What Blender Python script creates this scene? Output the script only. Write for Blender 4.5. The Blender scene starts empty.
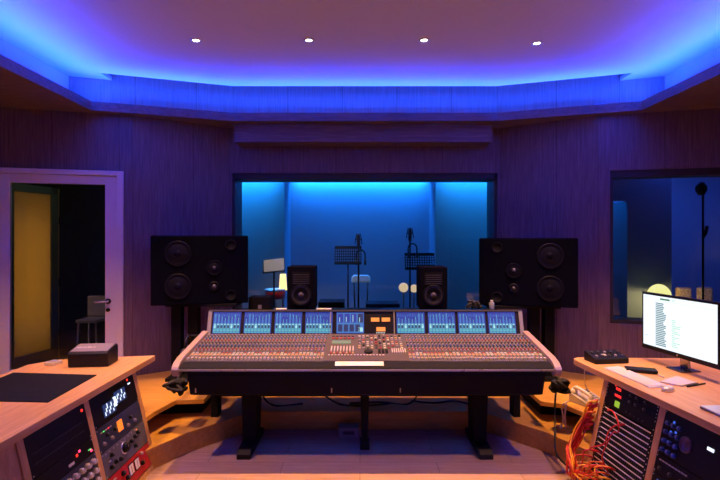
import bpy, math, random
from mathutils import Matrix, Vector
random.seed(7)
sc = bpy.context.scene
COL = sc.collection
PI = math.pi
CAMZ = 1.75
def at(px, py, Y):
    return ((px-360)*Y/480.0, Y, CAMZ-(py-240)*Y/480.0)

# ------------------------------------------------------------------ materials
MATS = {}
def mat(name, col, rough=.5, metal=0., emit=None, es=1., spec=.5):
    if name in MATS: return MATS[name]
    m = bpy.data.materials.new(name); m.use_nodes = True
    b = m.node_tree.nodes['Principled BSDF']
    b.inputs['Base Color'].default_value = (*col, 1)
    b.inputs['Roughness'].default_value = rough
    b.inputs['Metallic'].default_value = metal
    b.inputs['Specular IOR Level'].default_value = spec
    if emit:
        b.inputs['Emission Color'].default_value = (*emit, 1)
        b.inputs['Emission Strength'].default_value = es
    # faint procedural unevenness of the finish
    nt = m.node_tree; N = nt.nodes; L = nt.links
    tc = N.new('ShaderNodeTexCoord'); no = N.new('ShaderNodeTexNoise')
    no.inputs['Scale'].default_value = 30
    mr = N.new('ShaderNodeMapRange'); mr.inputs[3].default_value = max(.02, rough-.06); mr.inputs[4].default_value = min(1, rough+.06)
    L.new(tc.outputs['Object'], no.inputs['Vector']); L.new(no.outputs['Fac'], mr.inputs[0]); L.new(mr.outputs[0], b.inputs['Roughness'])
    MATS[name] = m
    return m
def wood(name, c1, c2, stretch=(14, 14, .8), rough=.5, seam=None, scale=3., spec=.4):
    m = bpy.data.materials.new(name); m.use_nodes = True
    nt = m.node_tree; N = nt.nodes; L = nt.links; b = N['Principled BSDF']
    tc = N.new('ShaderNodeTexCoord'); mp = N.new('ShaderNodeMapping'); mp.inputs['Scale'].default_value = stretch
    n1 = N.new('ShaderNodeTexNoise'); n1.inputs['Scale'].default_value = scale; n1.inputs['Detail'].default_value = 6; n1.inputs['Distortion'].default_value = .6
    cr = N.new('ShaderNodeValToRGB')
    cr.color_ramp.elements[0].position = .32; cr.color_ramp.elements[0].color = (*c1, 1)
    cr.color_ramp.elements[1].position = .68; cr.color_ramp.elements[1].color = (*c2, 1)
    L.new(tc.outputs['Object'], mp.inputs[0]); L.new(mp.outputs[0], n1.inputs['Vector']); L.new(n1.outputs['Fac'], cr.inputs[0])
    out = cr.outputs[0]
    if seam:
        sx = N.new('ShaderNodeSeparateXYZ'); L.new(tc.outputs['Object'], sx.inputs[0])
        md = N.new('ShaderNodeMath'); md.operation = 'PINGPONG'; md.inputs[1].default_value = seam/2
        L.new(sx.outputs[0], md.inputs[0])
        lt = N.new('ShaderNodeMath'); lt.operation = 'LESS_THAN'; lt.inputs[1].default_value = .003
        L.new(md.outputs[0], lt.inputs[0])
        mx = N.new('ShaderNodeMixRGB'); mx.blend_type = 'MULTIPLY'; mx.inputs[2].default_value = (.45, .4, .38, 1)
        L.new(lt.outputs[0], mx.inputs[0]); L.new(out, mx.inputs[1]); out = mx.outputs[0]
    L.new(out, b.inputs['Base Color'])
    b.inputs['Roughness'].default_value = rough; b.inputs['Specular IOR Level'].default_value = spec
    bp = N.new('ShaderNodeBump'); bp.inputs['Strength'].default_value = .06
    L.new(n1.outputs['Fac'], bp.inputs['Height']); L.new(bp.outputs[0], b.inputs['Normal'])
    MATS[name] = m
    return m
def planks(name, c1, c2):
    m = wood(name, c1, c2, (1.2, 14, 1), .38, None, 3.)
    nt = m.node_tree; N = nt.nodes; L = nt.links; b = N['Principled BSDF']
    tc = N.new('ShaderNodeTexCoord'); br = N.new('ShaderNodeTexBrick')
    br.inputs['Scale'].default_value = 1.; br.inputs['Mortar Size'].default_value = .0025
    br.inputs['Brick Width'].default_value = 1.2; br.inputs['Row Height'].default_value = .18
    br.inputs['Color1'].default_value = (1, 1, 1, 1); br.inputs['Color2'].default_value = (.86, .84, .82, 1); br.inputs['Mortar'].default_value = (.4, .36, .33, 1)
    L.new(tc.outputs['Object'], br.inputs['Vector'])
    src = b.inputs['Base Color'].links[0].from_socket
    mx = N.new('ShaderNodeMixRGB'); mx.blend_type = 'MULTIPLY'; mx.inputs[0].default_value = 1
    L.new(src, mx.inputs[1]); L.new(br.outputs['Color'], mx.inputs[2]); L.new(mx.outputs[0], b.inputs['Base Color'])
    return m
def glass(name, tint=(.92, .96, .97), refl=1.):
    m = bpy.data.materials.new(name); m.use_nodes = True
    nt = m.node_tree; N = nt.nodes; L = nt.links
    for n in list(N):
        if n.type == 'BSDF_PRINCIPLED': N.remove(n)
    out = [n for n in N if n.type == 'OUTPUT_MATERIAL'][0]
    tr = N.new('ShaderNodeBsdfTransparent'); tr.inputs[0].default_value = (*tint, 1)
    gl = N.new('ShaderNodeBsdfGlossy'); gl.inputs['Roughness'].default_value = .02
    fr = N.new('ShaderNodeFresnel'); fr.inputs[0].default_value = 1.45
    mx = N.new('ShaderNodeMixShader')
    L.new(fr.outputs[0], mx.inputs[0]); L.new(tr.outputs[0], mx.inputs[1]); L.new(gl.outputs[0], mx.inputs[2]); L.new(mx.outputs[0], out.inputs[0])
    MATS[name] = m
    return m
def frosted(name, col):
    m = bpy.data.materials.new(name); m.use_nodes = True
    nt = m.node_tree; N = nt.nodes; L = nt.links
    b = N['Principled BSDF']; out = [n for n in N if n.type == 'OUTPUT_MATERIAL'][0]
    b.inputs['Base Color'].default_value = (*col, 1); b.inputs['Roughness'].default_value = .3
    t = N.new('ShaderNodeBsdfTranslucent'); t.inputs[0].default_value = (*col, 1)
    mx = N.new('ShaderNodeMixShader'); mx.inputs[0].default_value = .6
    L.new(b.outputs[0], mx.inputs[1]); L.new(t.outputs[0], mx.inputs[2]); L.new(mx.outputs[0], out.inputs[0])
    return m

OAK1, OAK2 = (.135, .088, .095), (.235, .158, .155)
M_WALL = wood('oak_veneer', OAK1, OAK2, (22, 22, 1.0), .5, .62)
M_SOFF = wood('oak_soffit', OAK1, OAK2, (1.2, 18, 18), .5)
M_DESK = wood('oak_desktop', (.64, .33, .10), (.80, .45, .16), (16, 1.2, 10), .38)
M_POST = wood('oak_post', (.56, .29, .09), (.72, .40, .14), (14, 14, 1.2), .4)
M_STEP = wood('oak_step', (.64, .33, .045), (.80, .45, .08), (1.5, 12, 10), .42)
M_FLOOR = planks('floor_planks', (.42, .27, .20), (.54, .36, .27))
M_PLAST = mat('ceiling_plaster', (.70, .71, .84), .9)
M_SWALL = mat('dark_back_wall', (.30, .22, .18), .8)
M_WHITE = mat('white_lacquer', (.82, .78, .84), .35)
M_BLACK = mat('black_satin', (.006, .006, .008), .5, spec=.3)
M_BLACKM = mat('black_matte', (.006, .006, .007), .85, spec=.2)
M_SPK = mat('speaker_cabinet_black', (.003, .003, .007), .9, spec=.05)
M_CONE = mat('speaker_cone', (.005, .005, .012), .6, spec=.08)
M_RING = mat('speaker_ring', (.006, .006, .01), .5, spec=.15)
M_DOME = mat('tweeter_dome', (.16, .16, .2), .35, .6)
M_SILV = mat('brushed_silver', (.62, .6, .62), .3, .9)
M_ALU = mat('aluminium_white', (.75, .74, .76), .3, .35)
M_CREAM = mat('cream_plastic', (.88, .80, .66), .4)
M_GREY = mat('grey_plastic', (.25, .24, .26), .5)
M_DGREY = mat('dark_grey', (.05, .05, .06), .5)
M_CHEEK = mat('console_cheek_paint', (.42, .31, .26), .35)
M_PANEL = mat('console_panel_grey', (.11, .10, .11), .5)
M_RUB = mat('black_rubber', (.015, .015, .015), .7)
M_RED = mat('red_paint', (.55, .02, .02), .35)
M_KBLUE = mat('blue_knob', (.04, .08, .35), .4)
M_KRED = mat('red_knob', (.40, .05, .04), .4)
M_KGREY = mat('grey_knob', (.33, .28, .28), .4)
M_KLIGHT = mat('light_knob', (.60, .52, .47), .4)
M_PAPER = mat('white_paper', (.85, .8, .76), .7)
M_GLASS = glass('window_glass')
M_DGLASS = glass('door_glass', (.8, .86, .86))
M_LIVEW = mat('live_room_wall_paint', (.42, .46, .5), .85)
M_LIVEF = mat('live_room_floor', (.08, .08, .09), .6)
M_TEAL = mat('dark_teal_frame', (.11, .17, .18), .4)
M_FROST = frosted('frosted_yellow_glass', (.8, .60, .32))
def led(name, col, s): return mat(name, (.02, .02, .02), .4, 0, col, s)
L_RED = led('red_indicator', (1, .03, .02), 1.7)
L_PINK = led('pink_indicator', (1, .05, .15), 2.5)
L_GREEN = led('green_indicator', (.1, .9, .2), 1.2)
L_ORNG = led('orange_display', (1, .2, .02), 1.3)
L_AMBER = led('amber_display', (1, .30, .06), 1.2)
L_WHITE = led('white_meter_light', (.7, .8, 1), 1.5)
L_BLUE = led('blue_indicator', (.08, .2, 1), .8)
L_LAMP = led('lamp_glow', (1, .85, .75), 25.)
L_SBLUE = led('screen_blue', (.012, .05, .42), .8)
L_SLIGHT = led('screen_light_blue', (.05, .24, .66), .8)
L_STEAL = led('screen_teal', (.12, .55, .60), .85)
L_SPALE = led('screen_pale', (.42, .80, .85), .95)
L_SDARK = led('screen_dark', (.01, .03, .12), 1.)
L_SCREEN = led('monitor_white', (.86, .93, 1), 1.15)
L_STEXT = led('monitor_text_grey', (.16, .3, .33), 1.)
L_SGRN = led('monitor_text_green', (.5, .82, .6), 1.)
L_SDKG = led('monitor_title_green', (.05, .22, .08), 1.)
L_STXT2 = led('monitor_pale_grey', (.66, .72, .8), 1.)

# ------------------------------------------------------------------ mesh builder
def basis(o):
    M = o.matrix_basis.copy()
    p = o.parent
    while p:
        M = p.matrix_basis @ M
        p = p.parent
    return M
class MB:
    def __init__(s): s.v = []; s.f = []; s.mi = []; s.mats = []; s.sm = []
    def _m(s, m):
        if m not in s.mats: s.mats.append(m)
        return s.mats.index(m)
    def add(s, vs, fs, m=None, smooth=False, T=None):
        k = len(s.v)
        if T is not None: vs = [T @ Vector(v) for v in vs]
        s.v += [tuple(v) for v in vs]
        i = s._m(m)
        for f in fs: s.f.append([a+k for a in f]); s.mi.append(i); s.sm.append(smooth)
        return s
    def box(s, x0, x1, y0, y1, z0, z1, m=None, T=None):
        if x0 > x1: x0, x1 = x1, x0
        if y0 > y1: y0, y1 = y1, y0
        if z0 > z1: z0, z1 = z1, z0
        vs = [(x, y, z) for x in (x0, x1) for y in (y0, y1) for z in (z0, z1)]
        fs = [(0, 1, 3, 2), (4, 6, 7, 5), (0, 4, 5, 1), (2, 3, 7, 6), (0, 2, 6, 4), (1, 5, 7, 3)]
        return s.add(vs, fs, m, False, T)
    def prism(s, poly, z0, z1, m=None, axis='z', T=None):
        # poly in the plane across the axis; z: (x,y)  x: (y,z)  y: (x,z)
        n = len(poly)
        def P(a, b, c):
            return (a, b, c) if axis == 'z' else ((c, a, b) if axis == 'x' else (a, c, b))
        vs = [P(a, b, z0) for a, b in poly]+[P(a, b, z1) for a, b in poly]
        fs = [list(range(n))[::-1], list(range(n, 2*n))]+[(i, (i+1) % n, n+(i+1) % n, n+i) for i in range(n)]
        return s.add(vs, fs, m, False, T)
    def lathe(s, prof, m=None, seg=24, c=(0, 0, 0), ax=(0, 0, 1), smooth=True, T=None):
        # prof [(r,h)] along axis ax from c
        A = Vector(ax).normalized(); q = A.to_track_quat('Z', 'Y').to_matrix()
        vs = []; fs = []
        for r, h in prof:
            for i in range(seg):
                a = 2*PI*i/seg
                vs.append(Vector(c)+q @ Vector((r*math.cos(a), r*math.sin(a), h)))
        for j in range(len(prof)-1):
            for i in range(seg):
                fs.append((j*seg+i, j*seg+(i+1) % seg, (j+1)*seg+(i+1) % seg, (j+1)*seg+i))
        fs.append(list(range(seg))[::-1]); fs.append([(len(prof)-1)*seg+i for i in range(seg)])
        return s.add(vs, fs, m, smooth, T)
    def cyl(s, a, b, r, m=None, seg=12, r2=None, T=None):
        a = Vector(a); b = Vector(b); d = b-a
        return s.lathe([(r, 0), (r if r2 is None else r2, d.length)], m, seg, a, d, True, T)
    def tube(s, pts, r, m=None, seg=6, T=None, sub=4):
        P = [Vector(p) for p in pts]; Q = []
        if sub > 1 and len(P) > 2:
            for i in range(len(P)-1):
                p0 = P[max(i-1, 0)]; p1 = P[i]; p2 = P[i+1]; p3 = P[min(i+2, len(P)-1)]
                for k in range(sub):
                    t = k/sub
                    Q.append(.5*((2*p1)+(p2-p0)*t+(2*p0-5*p1+4*p2-p3)*t*t+(3*p1-p0-3*p2+p3)*t**3))
            Q.append(P[-1])
        else: Q = P
        vs = []; fs = []; n = len(Q); up = Vector((.3, .2, 1)).normalized()
        for i, p in enumerate(Q):
            d = (Q[min(i+1, n-1)]-Q[max(i-1, 0)])
            d = d.normalized() if d.length > 1e-6 else Vector((0, 0, 1))
            a = d.cross(up)
            if a.length < .05: a = d.cross(Vector((1, 0, 0)))
            a.normalize(); b = d.cross(a)
            for k in range(seg):
                t = 2*PI*k/seg; vs.append(p+r*(math.cos(t)*a+math.sin(t)*b))
        for i in range(n-1):
            for k in range(seg):
                fs.append((i*seg+k, i*seg+(k+1) % seg, (i+1)*seg+(k+1) % seg, (i+1)*seg+k))
        fs.append(list(range(seg))[::-1]); fs.append([(n-1)*seg+k for k in range(seg)])
        return s.add(vs, fs, m, True, T)
    def build(s, name, m=None, parent=None, world=False, bevel=0, org=None):
        me = bpy.data.meshes.new(name)
        vs = s.v
        o = bpy.data.objects.new(name, me)
        if parent is not None:
            o.parent = parent
            if world:
                I = basis(parent).inverted(); vs = [I @ Vector(v) for v in vs]
        elif org is not None:
            o.location = org; vs = [Vector(v)-Vector(org) for v in vs]
        me.from_pydata([tuple(v) for v in vs], [], s.f)
        for x in s.mats: me.materials.append(x if x is not None else m)
        for p, i, sm in zip(me.polygons, s.mi, s.sm): p.material_index = i; p.use_smooth = sm
        me.update()
        import bmesh
        bm = bmesh.new(); bm.from_mesh(me); bmesh.ops.recalc_face_normals(bm, faces=bm.faces); bm.to_mesh(me); bm.free()
        COL.objects.link(o)
        if bevel:
            b = o.modifiers.new('bevel', 'BEVEL'); b.width = bevel; b.segments = 2; b.limit_method = 'ANGLE'
        return o
def empty(name, label, cat, loc=(0, 0, 0), rz=0, group=None, M=None):
    o = bpy.data.objects.new(name, None); COL.objects.link(o); o.empty_display_size = .1
    if M is not None: o.matrix_basis = M
    else: o.location = loc; o.rotation_euler = (0, 0, rz)
    o['label'] = label; o['category'] = cat
    if group: o['group'] = group
    return o
def tag(o, label, cat, group=None):
    o['label'] = label; o['category'] = cat
    if group: o['group'] = group
    return o
def struct(o): o['kind'] = 'structure'; return o
def copy_tree(o, parent=None):
    c = o.copy(); COL.objects.link(c); c.parent = parent
    for ch in [x for x in bpy.data.objects if x.parent == o]: copy_tree(ch, c)
    return c
def emptyM(o, M): o.matrix_basis = M

# ------------------------------------------------------------------ room shell
CX = .06
def wall_seg(name, p0, p1, z0, z1, holes=(), m=None, t=.22, side=1, st=True):
    p0 = Vector((*p0, 0)); p1 = Vector((*p1, 0)); L = (p1-p0).length
    o = MB()
    us = [0]; hs = sorted(holes)
    for (a, b, za, zb) in hs:
        o.box(us[-1], a, 0, side*t, z0, z1, m)
        if za > z0: o.box(a, b, 0, side*t, z0, za, m)
        if zb < z1: o.box(a, b, 0, side*t, zb, z1, m)
        us.append(b)
    o.box(us[-1], L, 0, side*t, z0, z1, m)
    ob = o.build(name)
    ob.location = p0; ob.rotation_euler = (0, 0, math.atan2(p1.y-p0.y, p1.x-p0.x))
    if st: struct(ob)
    return ob
WZ = 3.05                      # underside of the soffit
WL0, WL1, WL2 = (-4.30, 4.525), (-2.37, 5.0), (-1.52, 5.58)
WR2, WR1, WR0 = (1.63, 5.58), (2.48, 5.0), (4.41, 4.525)
def on(p, q, px):              # distance from p along pq at which column px is crossed
    dx, dy = q[0]-p[0], q[1]-p[1]; k = (px-360)/480.
    t = (k*p[1]-p[0])/(dx-k*dy)
    return t*math.hypot(dx, dy)
struct(MB().box(-4.6, 4.8, -3.2, 10.5, -.1, 0, M_FLOOR).build('floor'))
dL = on(WL0, WL1, 119)         # right edge of the doorway
dA = dL-1.28
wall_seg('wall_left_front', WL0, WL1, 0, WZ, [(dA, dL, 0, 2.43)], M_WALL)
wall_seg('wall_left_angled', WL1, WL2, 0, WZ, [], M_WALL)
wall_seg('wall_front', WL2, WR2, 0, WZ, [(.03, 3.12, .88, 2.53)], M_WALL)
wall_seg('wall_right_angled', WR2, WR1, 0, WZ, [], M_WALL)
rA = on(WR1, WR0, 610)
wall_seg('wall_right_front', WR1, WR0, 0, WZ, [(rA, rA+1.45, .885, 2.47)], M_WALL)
wall_seg('wall_left', (-4.30, -3.), WL0, 0, 3.6, [], M_WALL, .15)
wall_seg('wall_right', WR0, (4.41, -3.), 0, 3.6, [], M_WALL, .15)
wall_seg('wall_back', (-4.45, -3.), (4.56, -3.), 0, 3.6, [], M_SWALL, .15, -1)

# soffit: slab with a raised lip, all round the front and sides
LIP = [(-2.68, -2.9), (-2.69, 4.80), (-1.39, 5.24), (1.50, 5.24), (2.82, 4.80), (2.83, -2.9)]
OUT = [(-4.35, -2.9), (-4.35, 4.70), (-1.62, 5.62), (1.72, 5.62), (4.46, 4.70), (4.46, -2.9)]
def ring(mb, A, B, z0, z1, m):
    for i in range(len(A)-1):
        mb.prism([A[i], A[i+1], B[i+1], B[i]], z0, z1, m)
INN = [(-2.72, -2.9), (-2.73, 4.83), (-1.405, 5.28), (1.515, 5.28), (2.86, 4.83), (2.87, -2.9)]
s = MB(); ring(s, LIP, OUT, WZ, WZ+.03, M_SOFF); ring(s, LIP, INN, WZ+.03, WZ+.09, M_SOFF)
struct(s.build('trim_soffit'))
# oak band behind the trough and plaster side walls of the cove
BAND = [(-2.99, 4.93), (-1.44, 5.45), (1.56, 5.45), (3.13, 4.93)]
CZ = 3.43
M_BAND = wood('oak_cove_band_brightened', (.34, .24, .22), (.46, .34, .30), (22, 22, 1.0), .5, .62)  # wall oak in a lighter copy, cove light put into its colour
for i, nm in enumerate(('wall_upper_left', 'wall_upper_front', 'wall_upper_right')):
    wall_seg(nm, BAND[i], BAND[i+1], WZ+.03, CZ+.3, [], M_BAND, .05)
wall_seg('wall_cove_left', (-2.99, -2.9), (-2.99, 4.93), WZ+.03, CZ+.3, [], M_PLAST, .05)
wall_seg('wall_cove_right', (3.13, 4.93), (3.13, -2.9), WZ+.03, CZ+.3, [], M_PLAST, .05)
# ceiling with the slot along the front
s = MB()
s.prism([(-3.0, -3.), (3.14, -3.), (3.14, 4.92), (2.74, 5.06), (2.74, 4.83), (1.50, 5.24), (-1.39, 5.24), (-2.61, 4.83), (-2.61, 5.05), (-3.0, 4.92)], CZ, CZ+.04, M_PLAST)
struct(s.build('ceiling'))
s = MB(); s.box(-4.5, 4.6, -3.1, 5.8, CZ+.28, CZ+.34, M_BLACKM); struct(s.build('ceiling_upper'))
# blind box under the soffit
struct(MB().box(-1.40, 1.47, 5.34, 5.60, 2.84, 3.05, M_SOFF).build('trim_blind_box', bevel=.004))
# baseboard under the left door wall etc is hidden; windows ------------------
def window(name, p0, p1, u0, u1, z0, z1, depth=.40):
    p0 = Vector((*p0, 0)); p1 = Vector((*p1, 0))
    f = MB(); t = .035
    for a, b, c, d in ((u0, u0+t, z0, z1), (u1-t, u1, z0, z1), (u0, u1, z0, z0+t), (u0, u1, z1-t*2, z1)):
        f.box(a, b, .02, depth, c, d, M_TEALW)
    o = f.build(name); o.location = p0; o.rotation_euler = (0, 0, math.atan2(p1.y-p0.y, p1.x-p0.x)); struct(o)
    for y in (.10,):
        MB().box(u0+t, u1-t, y, y+.012, z0+t, z1-t*2, M_GLASS).build('pane', parent=o)
    return o
M_TEALW = mat('window_reveal', (.035, .035, .03), .6)
window('window_1', WL2, WR2, .03, 3.12, .88, 2.53, .34)
window('window_2', WR1, WR0, rA, rA+1.45, .885, 2.47, .24)

# door 1 --------------------------------------------------------------------
dr = MB(); zt = 2.43
dr.box(dA-.05, dA+.02, -.03, .2, 0, zt+.03, M_WHITE); dr.box(dL-.02, dL+.045, -.03, .2, 0, zt+.03, M_WHITE); dr.box(dA, dL, -.03, .2, zt-.02, zt+.03, M_WHITE)
door = dr.build('door_1', bevel=.005); door.location = (*WL0, 0); door.rotation_euler = (0, 0, math.atan2(WL1[1]-WL0[1], WL1[0]-WL0[0])); struct(door)
g0 = on(WL0, WL1, 9); g1 = on(WL0, WL1, 105)
lf = MB(); zg0, zg1 = .46, 2.32
for a, b, c, d in ((dA+.02, g0, .01, zt-.025), (g1, dL-.025, .01, zt-.025), (g0, g1, .01, zg0), (g0, g1, zg1, zt-.025)):
    lf.box(a, b, .0, .06, c, d, M_WHITE)
lf.build('door_leaf', parent=door, bevel=.004)
MB().box(g0, g1, .025, .035, zg0, zg1, M_DGLASS).build('glass_panel', parent=door)
h = MB(); hx = g1+.03
h.cyl((hx, 0, 1.12), (hx, -.012, 1.12), .028, M_BLACK, 20); h.cyl((hx, -.01, 1.12), (hx, -.05, 1.12), .011, M_SILV)
h.tube([(hx, -.05, 1.12), (hx-.06, -.055, 1.12), (hx-.12, -.05, 1.118)], .010, M_SILV, 8)
h.cyl((hx, 0, 1.03), (hx, -.012, 1.03), .02, M_BLACK, 16)
h.build('door_handle', parent=door)

# vestibule behind the door ---------------------------------------------------
struct(MB().box(-5.0, -2.55, 7.3, 7.4, 0, 3.0, mat('vestibule_wall', (.035, .045, .055), .8)).build('wall_vestibule_back'))
struct(MB().box(-2.62, -2.54, 5.2, 7.3, 0, 3.0, MATS['vestibule_wall']).build('wall_vestibule_right'))
struct(MB().box(-5.1, -5.0, 4.5, 7.4, 0, 3.0, MATS['vestibule_wall']).build('wall_vestibule_left'))
struct(MB().box(-5.0, -2.55, 5.2, 7.3, 2.9, 3.0, MATS['vestibule_wall']).build('ceiling_vestibule'))
a = Vector(at(4, 0, 5.55)); b = Vector(at(58, 0, 6.25)); a.z = b.z = 0; Ld = (b-a).length
d2 = MB()
d2.box(0, .10, -.03, .03, 0, 2.42, M_TEAL); d2.box(Ld-.12, Ld-.03, -.03, .03, 0, 2.42, M_TEAL); d2.box(0, Ld, -.03, .03, 2.33, 2.42, M_TEAL); d2.box(0, Ld-.03, -.03, .03, 0, .36, M_TEAL)
d2.box(Ld-.03, Ld-.012, -.035, .03, 0, 2.40, mat('brass_edge', (.5, .4, .18), .35, .6))
o2 = d2.build('door_2'); o2.location = a; o2.rotation_euler = (0, 0, math.atan2(b.y-a.y, b.x-a.x)); struct(o2)
MB().box(.10, Ld-.12, -.008, .008, .36, 2.33, M_FROST).build('frosted_panel', parent=o2)
hn = MB()
for z in (.55, 1.2, 2.0): hn.cyl((Ld-.012, -.03, z-.05), (Ld-.012, -.03, z+.05), .012, M_BLACK)
hn.build('hinge', parent=o2)
lamp = bpy.data.lights.new('corridor_lamp', 'AREA'); lamp.shape = 'RECTANGLE'; lamp.size = .5; lamp.size_y = 1.6; lamp.color = (1, .62, .22); lamp.energy = 5; lamp.spread = 2.0
lo = bpy.data.objects.new('corridor_lamp', lamp); COL.objects.link(lo)
mid = (a+b)/2; nrm = Vector((-(b-a).y, (b-a).x, 0)).normalized()
lo.location = mid+nrm*.55+Vector((0, 0, 1.3)); lo.rotation_euler = (-nrm).to_track_quat('-Z', 'Y').to_euler()

# live room behind the front window -------------------------------------------
LV = []
def st(name, *a): return struct(MB().box(*a).build(name))
st('wall_live_back', -1.9, 2.0, 8.7, 8.8, 0, 3.3, M_LIVEW)
st('wall_live_panel_left', -3.2, -1.26, 8.0, 8.7, 0, 3.3, mat('live_room_side_panel', (.22, .25, .29), .85))
st('wall_live_panel_right', 1.26, 3.1, 8.0, 8.7, 0, 3.3, MATS['live_room_side_panel'])
st('wall_live_left', -2.54, -2.46, 5.9, 8.7, 0, 3.3, M_LIVEW)
st('wall_live_right', 2.50, 2.56, 6.5, 8.7, 0, 3.3, M_LIVEW)
st('ceiling_live', -2.6, 5.8, 5.85, 8.8, 3.2, 3.3, M_LIVEW)
st('floor_live', -2.5, 5.8, 5.82, 8.7, 0, .015, M_LIVEF)
# booth seen through the right-hand window
st('wall_booth_back', 3.05, 5.8, 7.4, 7.5, 0, 3.2, mat('booth_wall', (.30, .32, .42), .8))
st('wall_booth_partition', 2.56, 4.22, 6.5, 6.56, 2.28, 3.2, mat('booth_pier_dark', (.10, .14, .16), .8))
st('wall_booth_pier', 3.62, 4.22, 6.5, 6.9, 0, 2.28, mat('booth_pier_dark', (.10, .14, .16), .8))
st('wall_booth_right', 5.7, 5.8, 4.3, 7.5, 0, 3.2, MATS['booth_wall'])
st('ceiling_booth', 2.5, 5.8, 5.1, 6.5, 3.1, 3.2, MATS['booth_wall'])

# stepped stage around the room -----------------------------------------------
def poly_step(name, pts, z0, z1):
    return struct(MB().prism(pts, z0, z1, M_STEP).build(name, bevel=.004))
E1 = [(-1.80, 3.25), (-1.57, 3.68), (-1.40, 3.97), (-.97, 4.43), (1.10, 4.43), (1.52, 3.97), (1.68, 3.68), (1.92, 3.25)]
poly_step('floor_step_lower', [(-4.25, 3.25)]+E1+[(4.38, 3.25), (4.38, 4.50), (2.47, 4.98), (1.62, 5.56), (-1.51, 5.56), (-2.36, 4.98), (-4.25, 4.51)], 0, .168)
E2 = [(-1.74, 3.30), (-1.69, 3.95), (-1.62, 4.23), (-1.38, 4.25), (-1.38, 4.9)]
poly_step('floor_shelf_left', [(-4.25, 3.30)]+E2+[(-1.60, 5.50), (-2.36, 4.97), (-4.25, 4.50)], .30, .34)
poly_step('floor_shelf_right', [(4.38, 3.30), (1.86, 3.30), (1.86, 3.86), (1.74, 4.13), (1.58, 4.20), (1.58, 4.9), (1.71, 5.50), (2.47, 4.97), (4.38, 4.50)][::-1], .30, .34)
# carcass under the shelves, set back
struct(MB().prism([(-4.2, 3.45), (-1.95, 3.45), (-1.9, 4.35), (-1.45, 4.40), (-1.45, 4.9), (-1.62, 5.46), (-2.36, 4.95), (-4.2, 4.48)], .168, .30, M_BLACKM).build('trim_shelf_base_left'))
struct(MB().prism([(4.3, 3.45), (2.05, 3.45), (1.98, 4.30), (1.64, 4.36), (1.64, 4.9), (1.73, 5.46), (2.47, 4.95), (4.3, 4.48)], .168, .30, M_BLACKM).build('trim_shelf_base_right'))

# ------------------------------------------------------------------ lights
def area(name, loc, rot, sx, sy, col, e, spread=PI):
    l = bpy.data.lights.new(name, 'AREA'); l.shape = 'RECTANGLE'; l.size = sx; l.size_y = sy; l.color = col; l.energy = e; l.spread = spread
    o = bpy.data.objects.new(name, l); COL.objects.link(o); o.location = loc; o.rotation_euler = rot
    return o
BLUE = (.008, .062, 1.)
def strip(name, p, q, z, e, col=BLUE, w=.03, tilt=38):
    # LED profile in the trough, tilted towards the middle of the room
    p = Vector((*p, z)); q = Vector((*q, z)); d = (q-p); L_ = d.length; d.normalize()
    inw = Vector((0, 0, 1)).cross(d)
    if inw.dot(Vector((CX, 1.5, z))-(p+q)/2) < 0: inw = -inw
    t = math.radians(tilt); em = Vector((0, 0, 1))*math.cos(t)+inw*math.sin(t)
    o = area(name, (0, 0, 0), (0, 0, 0), L_, w, col, e*L_)
    Z = -em; Y = Z.cross(d); m = (p+q)/2
    o.matrix_basis = Matrix(((d.x, Y.x, Z.x, m.x), (d.y, Y.y, Z.y, m.y), (d.z, Y.z, Z.z, m.z), (0, 0, 0, 1)))
    return o
SZ = WZ+.075
EL = 39.
strip('cove_strip_left', (-2.77, -2.5), (-2.77, 4.80), SZ, EL*.58)
strip('cove_strip_right', (2.91, 4.80), (2.91, -2.5), SZ, EL*.58)
strip('cove_strip_front_left', (-2.66, 4.885), (-1.42, 5.30), SZ, EL*.60)
strip('cove_strip_front', (-1.40, 5.31), (1.50, 5.31), SZ, EL*.60)
strip('cove_strip_front_right', (1.53, 5.30), (2.79, 4.885), SZ, EL*.60)
# downlights
WARM = (1., .47, .17)
def downlight(x, y, e, label, i):
    t = empty('downlight', label, 'ceiling light', (x, y, CZ))
    MB().lathe([(.026, -.001), (.045, -.001), (.047, -.006), (.030, -.008), (.026, -.003)], M_ALU, 24).build('trim_ring', parent=t)
    MB().lathe([(.0255, -.0005), (.0255, -.0035)], L_LAMP, 20).build('lamp', parent=t)
    l = bpy.data.lights.new('downlight_beam', 'SPOT'); l.energy = e; l.color = WARM; l.spot_size = 1.12; l.spot_blend = 1.; l.shadow_soft_size = .025
    o = bpy.data.objects.new('downlight_beam', l); COL.objects.link(o); o.parent = t; o.location = (0, 0, -.02)
ED = 390
for i, (px, lb) in enumerate(((196, 'small round ceiling downlight, leftmost of the row above the console'), (309, 'small round ceiling downlight, second from the left in the row above the console'),
                              (424, 'small round ceiling downlight, second from the right in the row above the console'), (537, 'small round ceiling downlight, rightmost of the row above the console'))):
    x, y, z = at(px, 40 if px < 500 else 43, 4.03 if px < 500 else 4.09)
    downlight(x, y, ED, lb, i)
for x, y, e in ((-2.35, 2.9, .72), (2.45, 2.9, .72)):
    l = bpy.data.lights.new('rear_downlight_beam', 'SPOT'); l.energy = ED*e; l.color = WARM; l.spot_size = 1.75; l.spot_blend = .8; l.shadow_soft_size = .03
    o = bpy.data.objects.new('rear_downlight_beam', l); COL.objects.link(o); o.location = (x, y, CZ-.02)
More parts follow.
